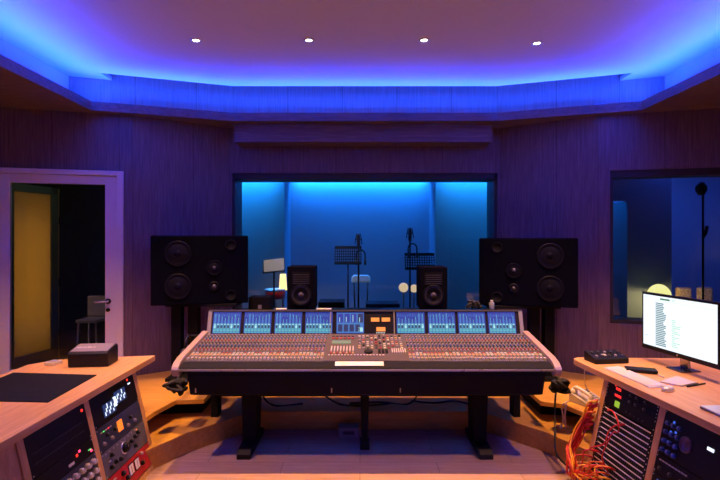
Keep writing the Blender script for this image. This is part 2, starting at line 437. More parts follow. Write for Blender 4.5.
# live room wall wash
LB = (.008, .20, 1.)
area('live_wall_wash', (0, 8.64, 2.96), (math.radians(3), 0, 0), 2.4, .04, LB, 74, math.radians(100))
area('live_wall_wash_left', (-1.9, 7.93, 3.0), (math.radians(4), 0, 0), 1.1, .04, (.012, .28, .9), 60, math.radians(100))
area('live_wall_wash_right', (1.85, 7.93, 3.0), (math.radians(4), 0, 0), 1.1, .04, (.012, .28, .9), 52, math.radians(100))
area('live_ambient', (0, 7.2, 3.1), (0, 0, 0), 2., 1., (.1, .3, 1.), 2)
area('pier_added_fill', (3.1, 7.0, 3.0), (0, -.6, 0), .6, .6, LB, 16)  # unseen lamp added to brighten the side of the booth pier
area('booth_rear_added_fill', (3.6, 7.0, 3.0), (0, 0, 0), 1.0, .3, LB, 14)  # unseen blue lamp added behind the partition to light the wall strip
sp = bpy.data.lights.new('live_added_spot', 'SPOT'); sp.energy = 70; sp.color = (1, .8, .6); sp.spot_size = 1.15; sp.spot_blend = .6; sp.shadow_soft_size = .03
so = bpy.data.objects.new('live_added_spot', sp); COL.objects.link(so); so.location = (-.8, 6.0, 3.15); so.rotation_euler = (.35, 0, 0)  # spot without a fixture, added to brighten the sheet and chair
area('booth_wash', (4.6, 6.2, 3.0), (0, 0, 0), 1.5, .6, (.04, .10, 1.), 16)

# ================================================================== mixing console
KX = .05
con = empty('mixing_console', 'very wide mixing console with nine blue meter screens in the middle of the room', 'mixing console', (KX, 4.1, 0))
F0, F1 = (3.80, .79), (4.42, .885)       # front and rear edge of the control surface (Y, Z)
HW = 1.44                                 # half width of the surface
sl = math.atan2(F1[1]-F0[1], F1[0]-F0[0]); SL = math.hypot(F1[0]-F0[0], F1[1]-F0[1])
TS = Matrix.Translation((KX, F0[0], F0[1])) @ Matrix.Rotation(sl, 4, 'X')   # local: x across, y up the slope, z out of it
def cb(mb, name, m=None, parent=None, bevel=0): return mb.build(name, m, parent or con, True, bevel)
cb(MB().box(-HW, HW, 0, SL, -.05, 0, M_PANEL, TS), 'control_surface')
# padded armrest with a metal trim line
cb(MB().prism([(3.70, .745), (3.70, .757), (3.715, .768), (3.795, .788), (3.80, .75), (3.80, .735)], KX-1.465, KX+1.465, mat('armrest_leather', (.008, .008, .009), .75, spec=.2), 'x'), 'armrest', bevel=.004)
cb(MB().prism([(3.690, .738), (3.690, .750), (3.702, .753), (3.702, .736)], KX-1.47, KX+1.47, M_SILV, 'x'), 'trim_rail')
cb(MB().prism([(3.705, .70), (3.705, .737), (3.80, .745), (4.42, .83), (4.60, .83), (4.60, .51), (3.84, .51), (3.76, .54)], KX-1.38, KX+1.38, M_BLACKM, 'x'), 'lower_body')
for sd in (-1, 1):
    x0, x1 = KX+sd*1.445, KX+sd*1.498
    cb(MB().prism([(3.675, .735), (3.672, .755), (3.685, .775), (3.72, .80), (3.80, .825), (4.41, .915), (4.44, .91), (4.44, .80), (3.80, .735), (3.73, .69), (3.69, .705)], min(x0, x1), max(x0, x1), M_CHEEK, 'x'), 'side_cheek', bevel=.006)
# meter bridge: leaning back box
BT = Matrix.Translation((KX, 4.42, .885)) @ Matrix.Rotation(math.atan2(.07, .21), 4, 'X').inverted()
# local x across, z up the face, -y towards the desk operator
BH = .222
cb(MB().box(-1.46, 1.46, 0, .13, -.02, BH, M_BLACK, BT), 'meter_bridge', bevel=.004)
bz = MB()
bz.box(-1.46, 1.46, -.012, .0, BH-.016, BH, M_DGREY, BT)
for x in (-1.46, 1.425): bz.box(x, x+.035, -.012, 0, -.01, BH-.016, M_GREY, BT)
for x in (-.328, .262): bz.box(x, x+.01, -.010, 0, 0, BH-.016, M_GREY, BT)
cb(bz, 'bridge_bezel')
L_STDK = led('screen_mid_teal', (.05, .26, .55), .8)
def screen(px0, px1, mixer=True, seed=0):
    x0 = (px0-360)/107.6-KX; x1 = (px1-360)/107.6-KX; z0, z1 = .008, .192
    rnd = random.Random(seed)
    scn = cb(MB().box(x0-.005, x1+.005, -.006, -.001, z0-.003, z1+.008, L_SBLUE, BT), 'meter_screen')
    g = MB(); w = x1-x0
    if mixer:
        n = 8; c = w/n
        for i in range(n):
            a = x0+i*c+.003; b = x0+(i+1)*c-.003
            hgt = z0+.092+rnd.random()*.065
            g.box(a+.004, b-.004, -.009, -.006, z0+.085, hgt, L_SLIGHT, BT)
            g.box(a+.010, b-.010, -.0095, -.006, hgt, min(z1, hgt+.03), L_STEAL, BT)
            g.box(a, b, -.009, -.006, z0+.002, z0+.034, L_STEAL, BT)
            g.box(a+.002, b-.002, -.009, -.006, z0+.038, z0+.075, L_STEAL, BT)
            g.box(a+.004, b-.004, -.010, -.006, z0+.044, z0+.070, L_SDARK if (i*3+seed) % 5 else L_SPALE, BT)
            g.box(a+.003, b-.003, -.010, -.006, z0+.076, z0+.083, L_SPALE, BT)
        g.box(x0, x1, -.010, -.006, z0+.012, z0+.015, L_SBLUE, BT)
        g.box(x0+.002, x1-.002, -.0085, -.006, z0+.0, z0+.088, L_STDK, BT)
        for i in range(16): g.box(x0+w*i/16+.002, x0+w*i/16+.006, -.009, -.006, z0+.15, z0+.165+rnd.random()*.015, L_SLIGHT, BT)
    else:
        g.box(x0, x1, -.009, -.006, z0, z1, L_SLIGHT, BT)
        for i in range(4): g.box(x0+.008+i*w/4, x0+(i+1)*w/4-.004, -.010, -.006, z0+.095, z1-.006, L_SBLUE if i < 3 else L_SDARK, BT)
        for i in range(4): g.box(x0+.010+i*w/4.6, x0+(i+1)*w/4.6-.002, -.010, -.006, z0+.012, z0+.078, L_SDARK, BT)
        for i in range(4): g.box(x0+.022+i*w/4, x0+.028+i*w/4, -.011, -.006, z0+.10, z0+.10+.02+.05*rnd.random(), L_SPALE, BT)
        g.box(x1-.05, x1-.006, -.010, -.006, z0+.012, z0+.05, L_SPALE, BT)
    cb(g, 'meter_graphics', parent=scn)
for k, (a_, b_) in enumerate(((214, 240.5), (245, 271), (275.5, 301.5), (306, 332), (397, 424), (428.5, 454.5), (458.5, 484.5), (488.5, 514.5))): screen(a_, b_, True, k)
screen(337, 363.5, False, 11)
for (a_, b_, ya, yb) in ((371, 379.3, 317.7, 321.5), (381.7, 390, 317.7, 321.5), (376.3, 385.2, 327, 331)):
    x0 = (a_-360)/107.6-KX; x1 = (b_-360)/107.6-KX; z1 = (333.5-ya)/106.; z0 = (333.5-yb)/106.
    cb(MB().box(x0, x1, -.008, -.001, z0, z1, L_AMBER, BT), 'level_display')
g = MB()
for i in range(6): g.box(.10+i*.014, .109+i*.014, -.008, -.001, .006, .014, L_STXT2, BT)
cb(g, 'bridge_buttons')
# channel strips -------------------------------------------------------------
NCH = 36
def knob_mesh(m, r=.0085, h=.016):
    k = MB(); k.lathe([(r, 0), (r, h*.7), (r*.75, h)], m, 10); k.box(-.0012, .0012, 0, r*.9, h*.9, h*1.04, M_KLIGHT); return k
protos = {}
def place(kind, name, x, y, mk):
    if kind not in protos:
        o = mk().build(name, parent=con); protos[kind] = o
    else:
        o = protos[kind].copy(); COL.objects.link(o)
    o.matrix_basis = basis(con).inverted() @ TS @ Matrix.Translation((x, y, 0))
    return o
def fader_cap():
    k = MB(); k.prism([(-.013, 0), (-.010, .016), (-.003, .011), (.003, .011), (.010, .016), (.013, 0)], -.0075, .0075, M_KLIGHT, 'x'); k.box(-.0076, .0076, -.0008, .0008, .0105, .0122, M_BLACK); return k
rest = MB(); slots = MB(); btn = MB()
L_KEY = led('key_painted_light_orange', (1, .42, .18), .75); L_KEYW = led('key_painted_light_white', (1, .72, .5), .7)  # warm downlight on the keys, put into their material as emission
left = [-HW+.02+i*(1.10-.02)/(NCH-1)*1. for i in range(NCH)]
left = [-1.425+i*.0305 for i in range(36)]; right = [.36+i*.0305 for i in range(36)]
# rows from the front: cap .03, keys with painted warm light .135, then knobs
rows = [(.205, M_KGREY), (.235, M_KRED), (.262, M_KGREY), (.292, M_DGREY), (.322, M_KBLUE), (.35, M_KGREY), (.385, M_DGREY), (.412, M_KGREY), (.44, M_KRED), (.468, M_KGREY), (.496, M_KBLUE), (.524, M_KGREY), (.55, M_DGREY), (.58, M_KGREY)]
cnt = 0; rnd = random.Random(3)
allk = []; LN = []
for side_i, xs in enumerate((left, right)):
    lines = MB(); LN.append(lines)
    for i, x in enumerate(xs):
        place('fader', 'fader', x, .035+rnd.choice((0, 0, 0, .004, .01)), fader_cap)
        slots.box(x-.0015, x+.0015, .012, .115, 0, .0012, M_BLACK, TS)
        lines.box(x+.0145, x+.016, 0, SL, 0, .002, M_BLACK, TS)
        kk = L_KEY if rnd.random() < .72 else L_KEYW
        place('key'+kk.name, 'key_painted_light', x, .134, lambda kk=kk: MB().box(-.011, .011, -.012, .012, 0, .006, kk))
        for j in range(3): btn.box(x-.011, x-.003, .07+j*.016, .08+j*.016, 0, .004, (M_KLIGHT, M_KRED, M_KGREY)[j], TS)
        btn.box(x-.010, x+.010, .165, .180, 0, .004, M_KLIGHT if rnd.random() < .6 else M_KRED, TS)
        for r_, (y, m) in enumerate(rows): allk.append((y, x, m))
for side_i in (0, 1): cb(LN[side_i], 'strip_divider')
allk.sort(key=lambda q: (q[0], abs(q[1])))
for n, (y, x, m) in enumerate(allk):
    if n < 100:
        place('knob'+m.name, 'knob', x+(.003 if n % 2 else -.003), y, lambda m=m: knob_mesh(m))
    else:
        T = TS @ Matrix.Translation((x, y, 0))
        rest.lathe([(.0085, 0), (.0085, .011), (.006, .016)], m, 6, T=T)
        if (n % 3) == 0: rest.box(-.0085, -.002, .011, .016, 0, .004, M_KLIGHT, T)
o = cb(rest, 'channel_knobs'); o['kind'] = 'stuff'
o = cb(slots, 'fader_slots'); o['kind'] = 'stuff'; o = cb(btn, 'channel_buttons'); o['kind'] = 'stuff'
# centre section --------------------------------------------------------------
cpl = cb(MB().box(-.345, .345, .005, SL-.005, 0, .003, mat('centre_panel_tan', (.085, .065, .055), .5), TS), 'centre_panel')
c = MB()
for i in range(8):
    x = -.29+i*.026; c.box(x-.0045, x+.0045, .19, .30, .003, .012, M_KLIGHT, TS); c.box(x-.008, x+.008, .15, .168, .003, .012, L_KEY if i % 2 else M_KRED, TS)
cb(c, 'centre_faders', parent=cpl)
cb(MB().box(-.295, -.13, .37, .44, .003, .008, led('centre_display_green', (.45, .55, .3), .5), TS), 'centre_display', parent=cpl)
rnd = random.Random(5)
def sub(kind, name, x, y, mk):
    o = place(kind, name, x, y, mk); o.parent = cpl; o.matrix_basis = basis(cpl).inverted() @ TS @ Matrix.Translation((x, y, 0)); return o
def bb(w, d, h, m): return lambda: MB().box(-w/2, w/2, -d/2, d/2, .003, h, m)
for i in range(11):
    for j in range(7):
        x = -.055+i*.036; y = .27+j*.047
        if abs(x-.24) < .03 and y < .29: continue
        if rnd.random() < .75:
            m = rnd.choice((M_KLIGHT, L_KEYW, M_KRED, M_KGREY, M_DGREY, L_KEY)); sub('cbtn'+m.name, 'button', x, y, bb(.020, .016, .010, m))
        else:
            m = rnd.choice((M_KGREY, M_DGREY, M_KLIGHT)); sub('cknob'+m.name, 'knob', x, y, lambda m=m: MB().lathe([(.010, .003), (.010, .016), (.007, .02)], m, 10))
for i in range(6):
    for j in range(2): m = (M_KRED, M_DGREY)[j]; sub('tkey'+m.name, 'talkback_key', -.29+i*.035, .50+j*.05, bb(.02, .02, .010, m))
for i in range(3):
    for j in range(3): sub('pad', 'keypad_key', .111+i*.03, .166+j*.03, bb(.022, .023, .009, M_BLACK))
for i in range(7): sub('mfad', 'monitor_fader', .219+i*.018, .205, bb(.008, .09, .011, M_KLIGHT))
for i in range(18): sub('soft', 'soft_key', -.302+i*.026, .112, bb(.015, .015, .009, M_KLIGHT))
cb(MB().lathe([(.036, .003), (.036, .014), (.030, .018)], M_BLACK, 24, T=TS @ Matrix.Translation((.02, .18, 0))), 'jog_wheel', parent=cpl)
# paper strip
T = Matrix.Translation((KX-.03, 3.715, .7725)) @ Matrix.Rotation(math.atan2(.02, .08), 4, 'X')
tag(MB().box(-.215, .165, .005, .072, .0005, .003, M_PAPER, T).build('paper_strip', bevel=0), 'long blank white paper strip lying on the console armrest in the middle', 'paper')
# pins under the front
for x in (195, 331.5, 400.5):
    X = (x-360)*3.73/480
    cb(MB().cyl((X, 3.745, .695), (X, 3.745, .56), .005, M_SILV, 8), 'support_pin')
# legs
for xc, foot in (((243-360)/126., True), ((365-360)/126., False), ((487-360)/126., True)):
    l = MB()
    w_ = .068 if foot else .04
    sp = .02 if xc < 0 else -.02
    l.prism([(xc-w_, .56), (xc+w_, .56), (xc+w_-.015, .05), (xc-w_+.015, .05)], 4.02, 4.22 if foot else 4.10, M_BLACKM, 'y')
    if foot: l.prism([(3.78, 0), (3.78, .035), (3.83, .06), (4.3, .07), (4.55, .04), (4.55, 0)] if False else [(3.82, .0), (3.82, .04), (3.86, .065), (4.26, .08), (4.36, .05), (4.36, 0)], xc-.055, xc+.055, M_BLACK, 'x')
    else: l.box(xc-.04, xc+.04, 4.0, 4.14, 0, .05, M_BLACK)
    cb(l, 'leg', bevel=.004)
cb(MB().box(-1.2, 1.3, 4.08, 4.14, .42, .52, M_BLACKM), 'cross_beam')
# end support frames reaching to the step
for X in (-1.30, 1.40): cb(MB().box(X-.03, X+.03, 4.28, 4.40, .30 if False else .17, .57, M_BLACKM), 'rear_leg')

SS = 480/4.75
# ================================================================== loudspeakers
def big_speaker(label, xc, Y, z0, w, h, mirror, rz):
    t = empty('studio_monitor_speaker', label, 'loudspeaker', (xc, Y, z0), rz, 'large main loudspeakers')
    MB().box(-w/2, w/2, 0, .36, 0, h, M_SPK).build('cabinet', parent=t, bevel=.012)
    s = -1 if not mirror else 1
    def cone(name, x, z, r):
        MB().lathe([(r, 0), (r, .012), (r*.90, .016), (r*.86, .006), (r*.84, .008)], M_RING, 32, (x, 0, z), (0, -1, 0)).build(name+'_ring', parent=t)
        MB().lathe([(r*.86, .004), (r*.84, .011), (r*.78, .011), (r*.74, .004), (r*.3, .0015), (r*.28, .008), (r*.12, .016), (.001, .018)], M_CONE, 32, (x, 0, z), (0, -1, 0)).build(name+'_cone', parent=t)
    cone('woofer', s*.21, h*.74, .126); cone('woofer', s*.21, h*.27, .126)
    cone('midrange', -s*.13, h*.53 if not mirror else h*.52, .075)
    MB().lathe([(.05, 0), (.05, .006), (.03, .008), (.026, .004)], M_RING, 24, (-s*.13, 0, h*.26), (0, -1, 0)).build('tweeter_plate', parent=t)
    MB().lathe([(.02, .004), (.016, .012), (.008, .016), (.001, .017)], M_DOME, 16, (-s*.13, 0, h*.26), (0, -1, 0)).build('tweeter_dome', parent=t)
    MB().lathe([(.018, .01), (.014, .02), (.006, .025), (.001, .026)], M_DOME, 16, (-s*.13, 0, h*.53), (0, -1, 0)).build('midrange_dome', parent=t)
    for z in (.86, .12): MB().lathe([(.055, .0), (.055, .008), (.045, .010), (.042, .001)], M_BLACKM, 24, (-s*.29, 0, h*z), (0, -1, 0)).build('bass_port', parent=t)
    return t
big_speaker('large black main loudspeaker on a stand left of the window', (200.5-360)/SS, 4.75, 1.75-64.5/SS, 93/SS, 69/SS, False, math.radians(15))
big_speaker('large black main loudspeaker on a stand right of the window', (527.5-360)/SS, 4.75, 1.75-66.5/SS, 94/SS, 68.5/SS, True, math.radians(-15))
def speaker_stand(label, xc, ztop, zf):
    t = empty('speaker_stand', label, 'stand', (xc, 4.92, zf), 0, 'stands of the main loudspeakers')
    H = ztop-zf
    for x in ((-.29, -.12) if xc < 0 else (.12, .27)): MB().box(x-.05, x+.05, -.05, .05, .03, H-.025, M_BLACKM).build('column', parent=t, bevel=.005)
    MB().box(-.36, .34, -.15, .15, H-.025, H, M_BLACKM).build('top_plate', parent=t)
    MB().box(-.36 if xc < 0 else -.02, .02 if xc < 0 else .34, -.15, .15, 0, .03, M_BLACKM).build('base_plate', parent=t)
speaker_stand('black two-column stand under the left main loudspeaker', (200.5-360)/SS, 1.75-64.5/SS, .34)
speaker_stand('black two-column stand under the right main loudspeaker', (527.5-360)/SS, 1.75-66.5/SS, .34)
def small_speaker(label, px0, px1, py0, py1, Y):
    x0, _, z1 = at(px0, py0, Y); x1, _, z0 = at(px1, py1, Y); w = x1-x0; h = z1-z0
    t = empty('nearfield_speaker', label, 'loudspeaker', ((x0+x1)/2, Y, z0), 0, 'small loudspeakers on the console bridge')
    MB().box(-w/2, w/2, 0, .26, 0, h, M_SPK).build('cabinet', parent=t, bevel=.008)
    z = h*.33; r = w*.38
    MB().lathe([(r, 0), (r, .008), (r*.9, .012), (r*.86, .004)], M_RING, 28, (0, 0, z), (0, -1, 0)).build('woofer_ring', parent=t)
    MB().lathe([(r*.86, .003), (r*.8, .009), (r*.72, .004), (r*.3, .001), (r*.27, .01), (.001, .016)], mat('small_cone_grey', (.05, .045, .07), .4, spec=.25), 28, (0, 0, z), (0, -1, 0)).build('woofer_cone', parent=t)
    for i in range(5): MB().box(-w*.28, w*.28, -.006, 0, h*(.60+i*.05), h*(.60+i*.05)+.006, M_DGREY).build('tweeter_slat', parent=t)
    MB().box(-w*.32, w*.32, -.003, 0, h*.57, h*.87, M_BLACKM).build('tweeter_panel', parent=t)
small_speaker('small black nearfield loudspeaker on the left half of the console bridge', 287, 315, 266.5, 309.5, 4.53)
small_speaker('small black nearfield loudspeaker on the right half of the console bridge', 419.5, 447.5, 267, 309.5, 4.53)

# ================================================================== desks with racks
DZ = .79
def lean_matrix(side, x_top, y_left, dirv):
    """frame of a rack face: x right as its viewer sees it, z up the lean, -y out of the face; origin at the floor line."""
    u = Vector((dirv[0], dirv[1], 0)).normalized()
    w = u.cross(Vector((0, 0, 1))).normalized()        # out of the face, level
    v = (Vector((0, 0, 1))-w*.23).normalized(); n = u.cross(v).normalized()
    if n.dot(w) < 0: n = -n
    p = Vector((x_top, y_left, .745)); p = p-v*(.745/v.z)
    M = Matrix((( u.x, -n.x, v.x, p.x), (u.y, -n.y, v.y, p.y), (u.z, -n.z, v.z, p.z), (0, 0, 0, 1)))
    return M
VH = .745/math.cos(math.atan(.23))    # face height along the lean
# left desk -----------------------------------------------------------------
ld = empty('studio_desk', 'light oak desk on the left with a black desk mat on top', 'desk', (-2.1, 3., 0))
top = [(-1.70, 1.75), (-1.705, 4.0), (-2.42, 3.86), (-2.56, 3.70), (-2.56, 1.75)]
MB().prism(top, .745, DZ, M_DESK).build('desktop', parent=ld, world=True, bevel=.004)
ML = lean_matrix(1, -1.745, 1.80, (0, 1))      # u = +Y
PL = [3.70-1.80, 3.05-1.80, 2.455-1.80, .02]
for u in PL:
    MB().box(u-.026, u+.026, 0, .5, .0, VH-.004, M_POST, ML).build('rack_upright', parent=ld, world=True, bevel=.003)
MB().box(PL[0]+.026, PL[0]+.040, .04, .45, .0, VH-.004, M_POST, ML).build('end_panel', parent=ld, world=True)
MB().box(.046, PL[2]-.026, .01, .03, .0, VH-.004, M_POST, ML).build('front_panel', parent=ld, world=True)
MB().box(-2.52, -2.49, 1.85, 3.62, .0, .745, M_POST).build('back_panel', parent=ld, world=True)
for a_, b_ in ((PL[1], PL[0]), (PL[2], PL[1])):
    MB().box(a_+.026, b_-.026, .46, .48, 0, VH-.004, M_BLACKM, ML).build('rack_backing', parent=ld, world=True)
    MB().box(a_+.026, b_-.026, .0, .46, 0, .035, M_POST, ML).build('rack_plinth', parent=ld, world=True)
    for u in (a_+.026, b_-.038):
        r = MB(); r.box(u, u+.012, .012, .03, .04, VH-.01, M_BLACK, ML)
        for k in range(16): r.lathe([(.0035, 0), (.0035, .003)], M_SILV, 8, (u+.006, .012, .06+k*.0445), (0, -1, 0), T=ML)
        r.build('rack_rail', parent=ld, world=True)
# right desk ----------------------------------------------------------------
rd = empty('studio_desk', 'light oak desk on the right with a leaning rack face, carrying the monitor', 'desk', (2.2, 3., 0))
top = [(1.905, 1.85), (2.75, 1.85), (2.75, 3.75), (2.62, 3.90), (1.78, 3.93), (1.735, 3.90), (1.722, 3.84)]
MB().prism(top, .745, DZ, M_DESK).build('desktop', parent=rd, world=True, bevel=.004)
MR = lean_matrix(-1, 1.778, 3.50, (.093, -1.))
PR = [.03, .60, 1.19, 1.62]
for u in PR:
    MB().box(u-.026, u+.026, 0, .5, .0, VH-.004, M_POST, MR).build('rack_upright', parent=rd, world=True, bevel=.003)
MB().box(2.66, 2.69, 1.9, 3.5, .0, .745, M_POST).build('back_panel', parent=rd, world=True)
for a_, b_ in ((PR[0], PR[1]), (PR[1], PR[2]), (PR[2], PR[3])):
    MB().box(a_+.026, b_-.026, .46, .48, 0, VH-.004, M_BLACKM, MR).build('rack_backing', parent=rd, world=True)
    MB().box(a_+.026, b_-.026, .0, .46, 0, .035, M_POST, MR).build('rack_plinth', parent=rd, world=True)
    for u in (a_+.026, b_-.038):
        r = MB(); r.box(u, u+.012, .012, .03, .04, VH-.01, M_BLACK, MR)
        for k in range(16): r.lathe([(.0035, 0), (.0035, .003)], M_SILV, 8, (u+.006, .012, .06+k*.0445), (0, -1, 0), T=MR)
        r.build('rack_rail', parent=rd, world=True)
# rack units ------------------------------------------------------------------
def unit(M, u0, u1, v0, v1, name, label, cat, pm, depth=.3, group=None):
    t = empty(name, label, cat, M=M @ Matrix.Translation((u0+.028, 0, v0)), group=group)
    w = u1-u0-.056; h = v1-v0-.003
    MB().box(0, w, .0, .006, 0, h, pm).build('front_panel', parent=t, bevel=.0012)
    MB().box(.014, w-.014, .0065, depth, .003, h-.003, M_BLACKM).build('chassis', parent=t)
    e = MB()
    for x in (.008, w-.008):
        for z in ((.010, h-.010) if h > .04 else (h/2,)): e.lathe([(.004, 0), (.004, .002), (.002, .003)], M_SILV, 8, (x, 0, z), (0, -1, 0))
    e.build('rack_screws', parent=t)
    t['w'] = w; t['h'] = h
    return t, w, h
def uk(t, x, z, r, m, h=.016, name='knob'):
    k = MB(); k.lathe([(r, 0), (r*.95, h*.75), (r*.7, h)], m, 14, (0, 0, 0), (0, -1, 0)); k.box(-.001, .001, -h*1.03, -h*.8, 0, r*.9, M_KLIGHT if m in (M_BLACK, M_DGREY, M_KBLUE) else M_BLACK)
    o = k.build(name, parent=t); o.location = (x, 0, z); return o
def ub(t, x0, x1, z0, z1, m, name, d=.004): return MB().box(x0, x1, -d, 0, z0, z1, m).build(name, parent=t)
uA0, uA1, uB1 = PL[2], PL[1], PL[0]
rr = random.Random(11)
# left bay near the camera
t, w, h = unit(ML, uA0, uA1, .525, VH-.006, 'blank_rack_unit', 'tall plain black rack unit with one red light, under the left desk', 'rack unit', M_BLACK)
ub(t, w-.045, w-.030, h-.055, h-.040, L_RED, 'power_light'); ub(t, .03, w-.05, h-.115, h-.112, M_DGREY, 'panel_seam', .002); ub(t, .03, w-.05, h-.17, h-.167, M_DGREY, 'panel_seam', .002)
t, w, h = unit(ML, uA0, uA1, .43, .522, 'rack_processor', 'dark rack unit with a few cream buttons and red lights above the cream knobs', 'rack unit', M_BLACK)
ub(t, w-.04, w-.025, h-.075, h-.062, L_PINK, 'power_light'); ub(t, w-.18, w-.165, .045, .06, L_RED, 'status_light'); ub(t, w-.06, w-.035, .03, .035, L_GREEN, 'status_light')
ub(t, w-.26, w-.21, .02, .035, M_CREAM, 'button'); ub(t, w-.15, w-.135, .06, .072, L_PINK, 'status_light')
t, w, h = unit(ML, uA0, uA1, .05, .427, 'knob_rack_mixer', 'dark rack mixer with rows of cream round knobs at the lower left', 'rack unit', M_DGREY)
for i in range(7):
    for j in range(5): uk(t, w-.045-i*.062, h-.04-j*.058, .018, M_CREAM, .028)
# left far bay
t, w, h = unit(ML, uA1, uB1, .545, VH-.006, 'meter_rack_unit', 'black rack unit with glowing blue and white meters under the left desk corner', 'rack unit', M_BLACK)
ub(t, w-.105, w-.090, h-.035, h-.022, L_RED, 'power_light'); ub(t, w-.10, w-.07, h-.065, h-.055, L_WHITE, 'level_meter')
for k, (cx, cz) in enumerate(((.20, .075), (.36, .110))):
    MB().box(cx-.075, cx+.075, -.004, 0, cz-.045, cz+.04, led('meter_field_blue', (.03, .06, .22), .6)).build('meter_window', parent=t)
    for i in range(8): ub(t, cx-.065+i*.017, cx-.056+i*.017, cz-.035+.02*(i % 3), cz-.02+.02*(i % 3)+rr.random()*.02, L_WHITE, 'level_meter', .006)
ub(t, .265, .292, .06, .125, L_WHITE, 'level_meter', .007)
t, w, h = unit(ML, uA1, uB1, .385, .542, 'orange_display_unit', 'dark blue-grey rack unit with a small orange display in the middle', 'rack unit', mat('rack_panel_blue_grey', (.035, .045, .07), .45))
ub(t, .245, .305, .045, .118, L_ORNG, 'display', .006)
for i, x in enumerate((.05, .10, .15, .20, .37, .42, .47)): uk(t, x, .045+.04*(i % 2), .013, M_BLACK if i % 2 else M_KGREY, .018)
for i in range(5): ub(t, .04+i*.03, .055+i*.03, .115, .122, (M_KLIGHT, L_GREEN, M_KLIGHT, L_RED, M_KLIGHT)[i], 'button')
t, w, h = unit(ML, uA1, uB1, .215, .382, 'compressor_unit', 'grey rack unit with black knobs around a large central dial', 'rack unit', mat('rack_panel_grey', (.12, .12, .13), .45))
uk(t, .27, .095, .036, M_BLACK, .03, 'large_dial'); MB().lathe([(.044, 0), (.044, .003)], M_SILV, 24, (.27, 0, .095), (0, -1, 0)).build('dial_ring', parent=t)
for x, z in ((.07, .05), (.13, .06), (.19, .05), (.36, .10), (.42, .11), (.47, .12), (.40, .05), (.10, .12)): uk(t, x, z, .015, M_BLACK, .022)
for i in range(9): ub(t, .04+i*.05, .05+i*.05, .145, .151, M_KLIGHT, 'legend_mark', .002)
ub(t, .46, .475, .14, .148, L_AMBER, 'status_light'); ub(t, .06, .085, .085, .093, M_KLIGHT, 'button')
t, w, h = unit(ML, uA1, uB1, .05, .212, 'red_rack_unit', 'bright red rack unit with two pale needle meters, low in the left desk rack', 'rack unit', M_RED)
for x in (.29, .375):
    ub(t, x-.034, x+.034, .055, .135, M_BLACK, 'meter_frame', .004); f = ub(t, x-.028, x+.028, .062, .128, M_PAPER, 'meter_face', .006)
    MB().box(x-.001, x+.001, -.0075, -.006, .07, .118, M_BLACK).build('needle', parent=f)
for x, z, m in ((.22, .07, M_BLACK), (.44, .07, M_BLACK), (.14, .06, M_BLACK), (.07, .06, M_BLACK), (.18, .12, M_BLACK)): uk(t, x, z, .018, m, .022)
uk(t, .455, .135, .012, M_KLIGHT, .02); ub(t, .05, .10, .125, .135, M_KLIGHT, 'button')
# right far bay
uA0, uA1, uB1 = PR[0], PR[1], PR[2]
for k in range(2):
    v1 = VH-.006-k*.0445
    t, w, h = unit(MR, uA0, uA1, v1-.0435, v1, 'digital_clock_unit', ('slim black rack unit with red digital readout, topmost in the right desk rack', 'slim black rack unit with red readout, directly above the yellow-green sticker')[k], 'rack unit', M_BLACK, group='rack units with red readouts')
    # seven-segment like readouts
    def seg(x, z, s=.0085):
        g = MB(); th = .0035
        for (a0, b0, c0, d0) in ((0, s, 2*s-th, 2*s), (0, s, s-th/2, s+th/2), (0, th, s, 2*s), (s-th, s, 0, s)): g.box(x+a0, x+b0, -.004, 0, z+c0, z+d0, L_RED)
        g.build('readout_digit', parent=t)
    for i in range((4, 5)[k]): seg(.10+i*.014, .012)
    if k == 0: ub(t, .085, .095, .034, .039, L_RED, 'indicator')
    for x in (.26, .32, .40): uk(t, x, .021, .010, M_DGREY, .014)
v1 = VH-.006-.0445*2
t, w, h = unit(MR, uA0, uA1, v1-.075, v1, 'black_rack_unit', 'black rack unit with a yellow-green square sticker on its front', 'rack unit', M_BLACK)
ub(t, .115, .165, .022, .062, led('sticker_painted_glow', (.55, .9, .05), .55), 'sticker', .002)  # sticker is no lamp; its brightness is put in as emission
for i in range(5): ub(t, .24+i*.04, .25+i*.04, .02, .03, M_DGREY, 'button')
v = v1-.078; n = 0
pp = None; M_STR = mat('patch_label_strip', (.72, .68, .66), .6)
ordn = ['topmost', 'second', 'third', 'fourth', 'fifth', 'sixth', 'seventh', 'eighth', 'ninth', 'tenth', 'eleventh', 'twelfth', 'thirteenth', 'fourteenth', 'fifteenth', 'sixteenth']
v -= .004
while v-.0345 > .04:
    if pp is None:
        t, w, h = unit(MR, uA0, uA1, v-.0345, v, 'patch_bay', 'x', 'patch bay', M_BLACK)
        ub(t, .022, w-.022, h-.010, h-.003, M_STR, 'label_strip', .0015)
        g = MB()
        for j in range(24):
            for q in range(2): g.lathe([(.004, 0), (.004, .0015), (.0025, .002), (.0022, .0005)], M_DGREY, 8, (.03+j*(w-.06)/23, 0, .006+q*.011), (0, -1, 0))
        g.build('jack_row', parent=t); pp = t
    else:
        t = copy_tree(pp); t.matrix_basis = MR @ Matrix.Translation((uA0+.028, 0, v-.0345))
    t['group'] = 'patch bays in the right desk rack'
    t['label'] = 'pale-striped black patch bay, %s from the top of the patch bays' % ordn[n] if n else 'black patch bay with a pale label strip, topmost of the patch bays'
    v -= .0355; n += 1
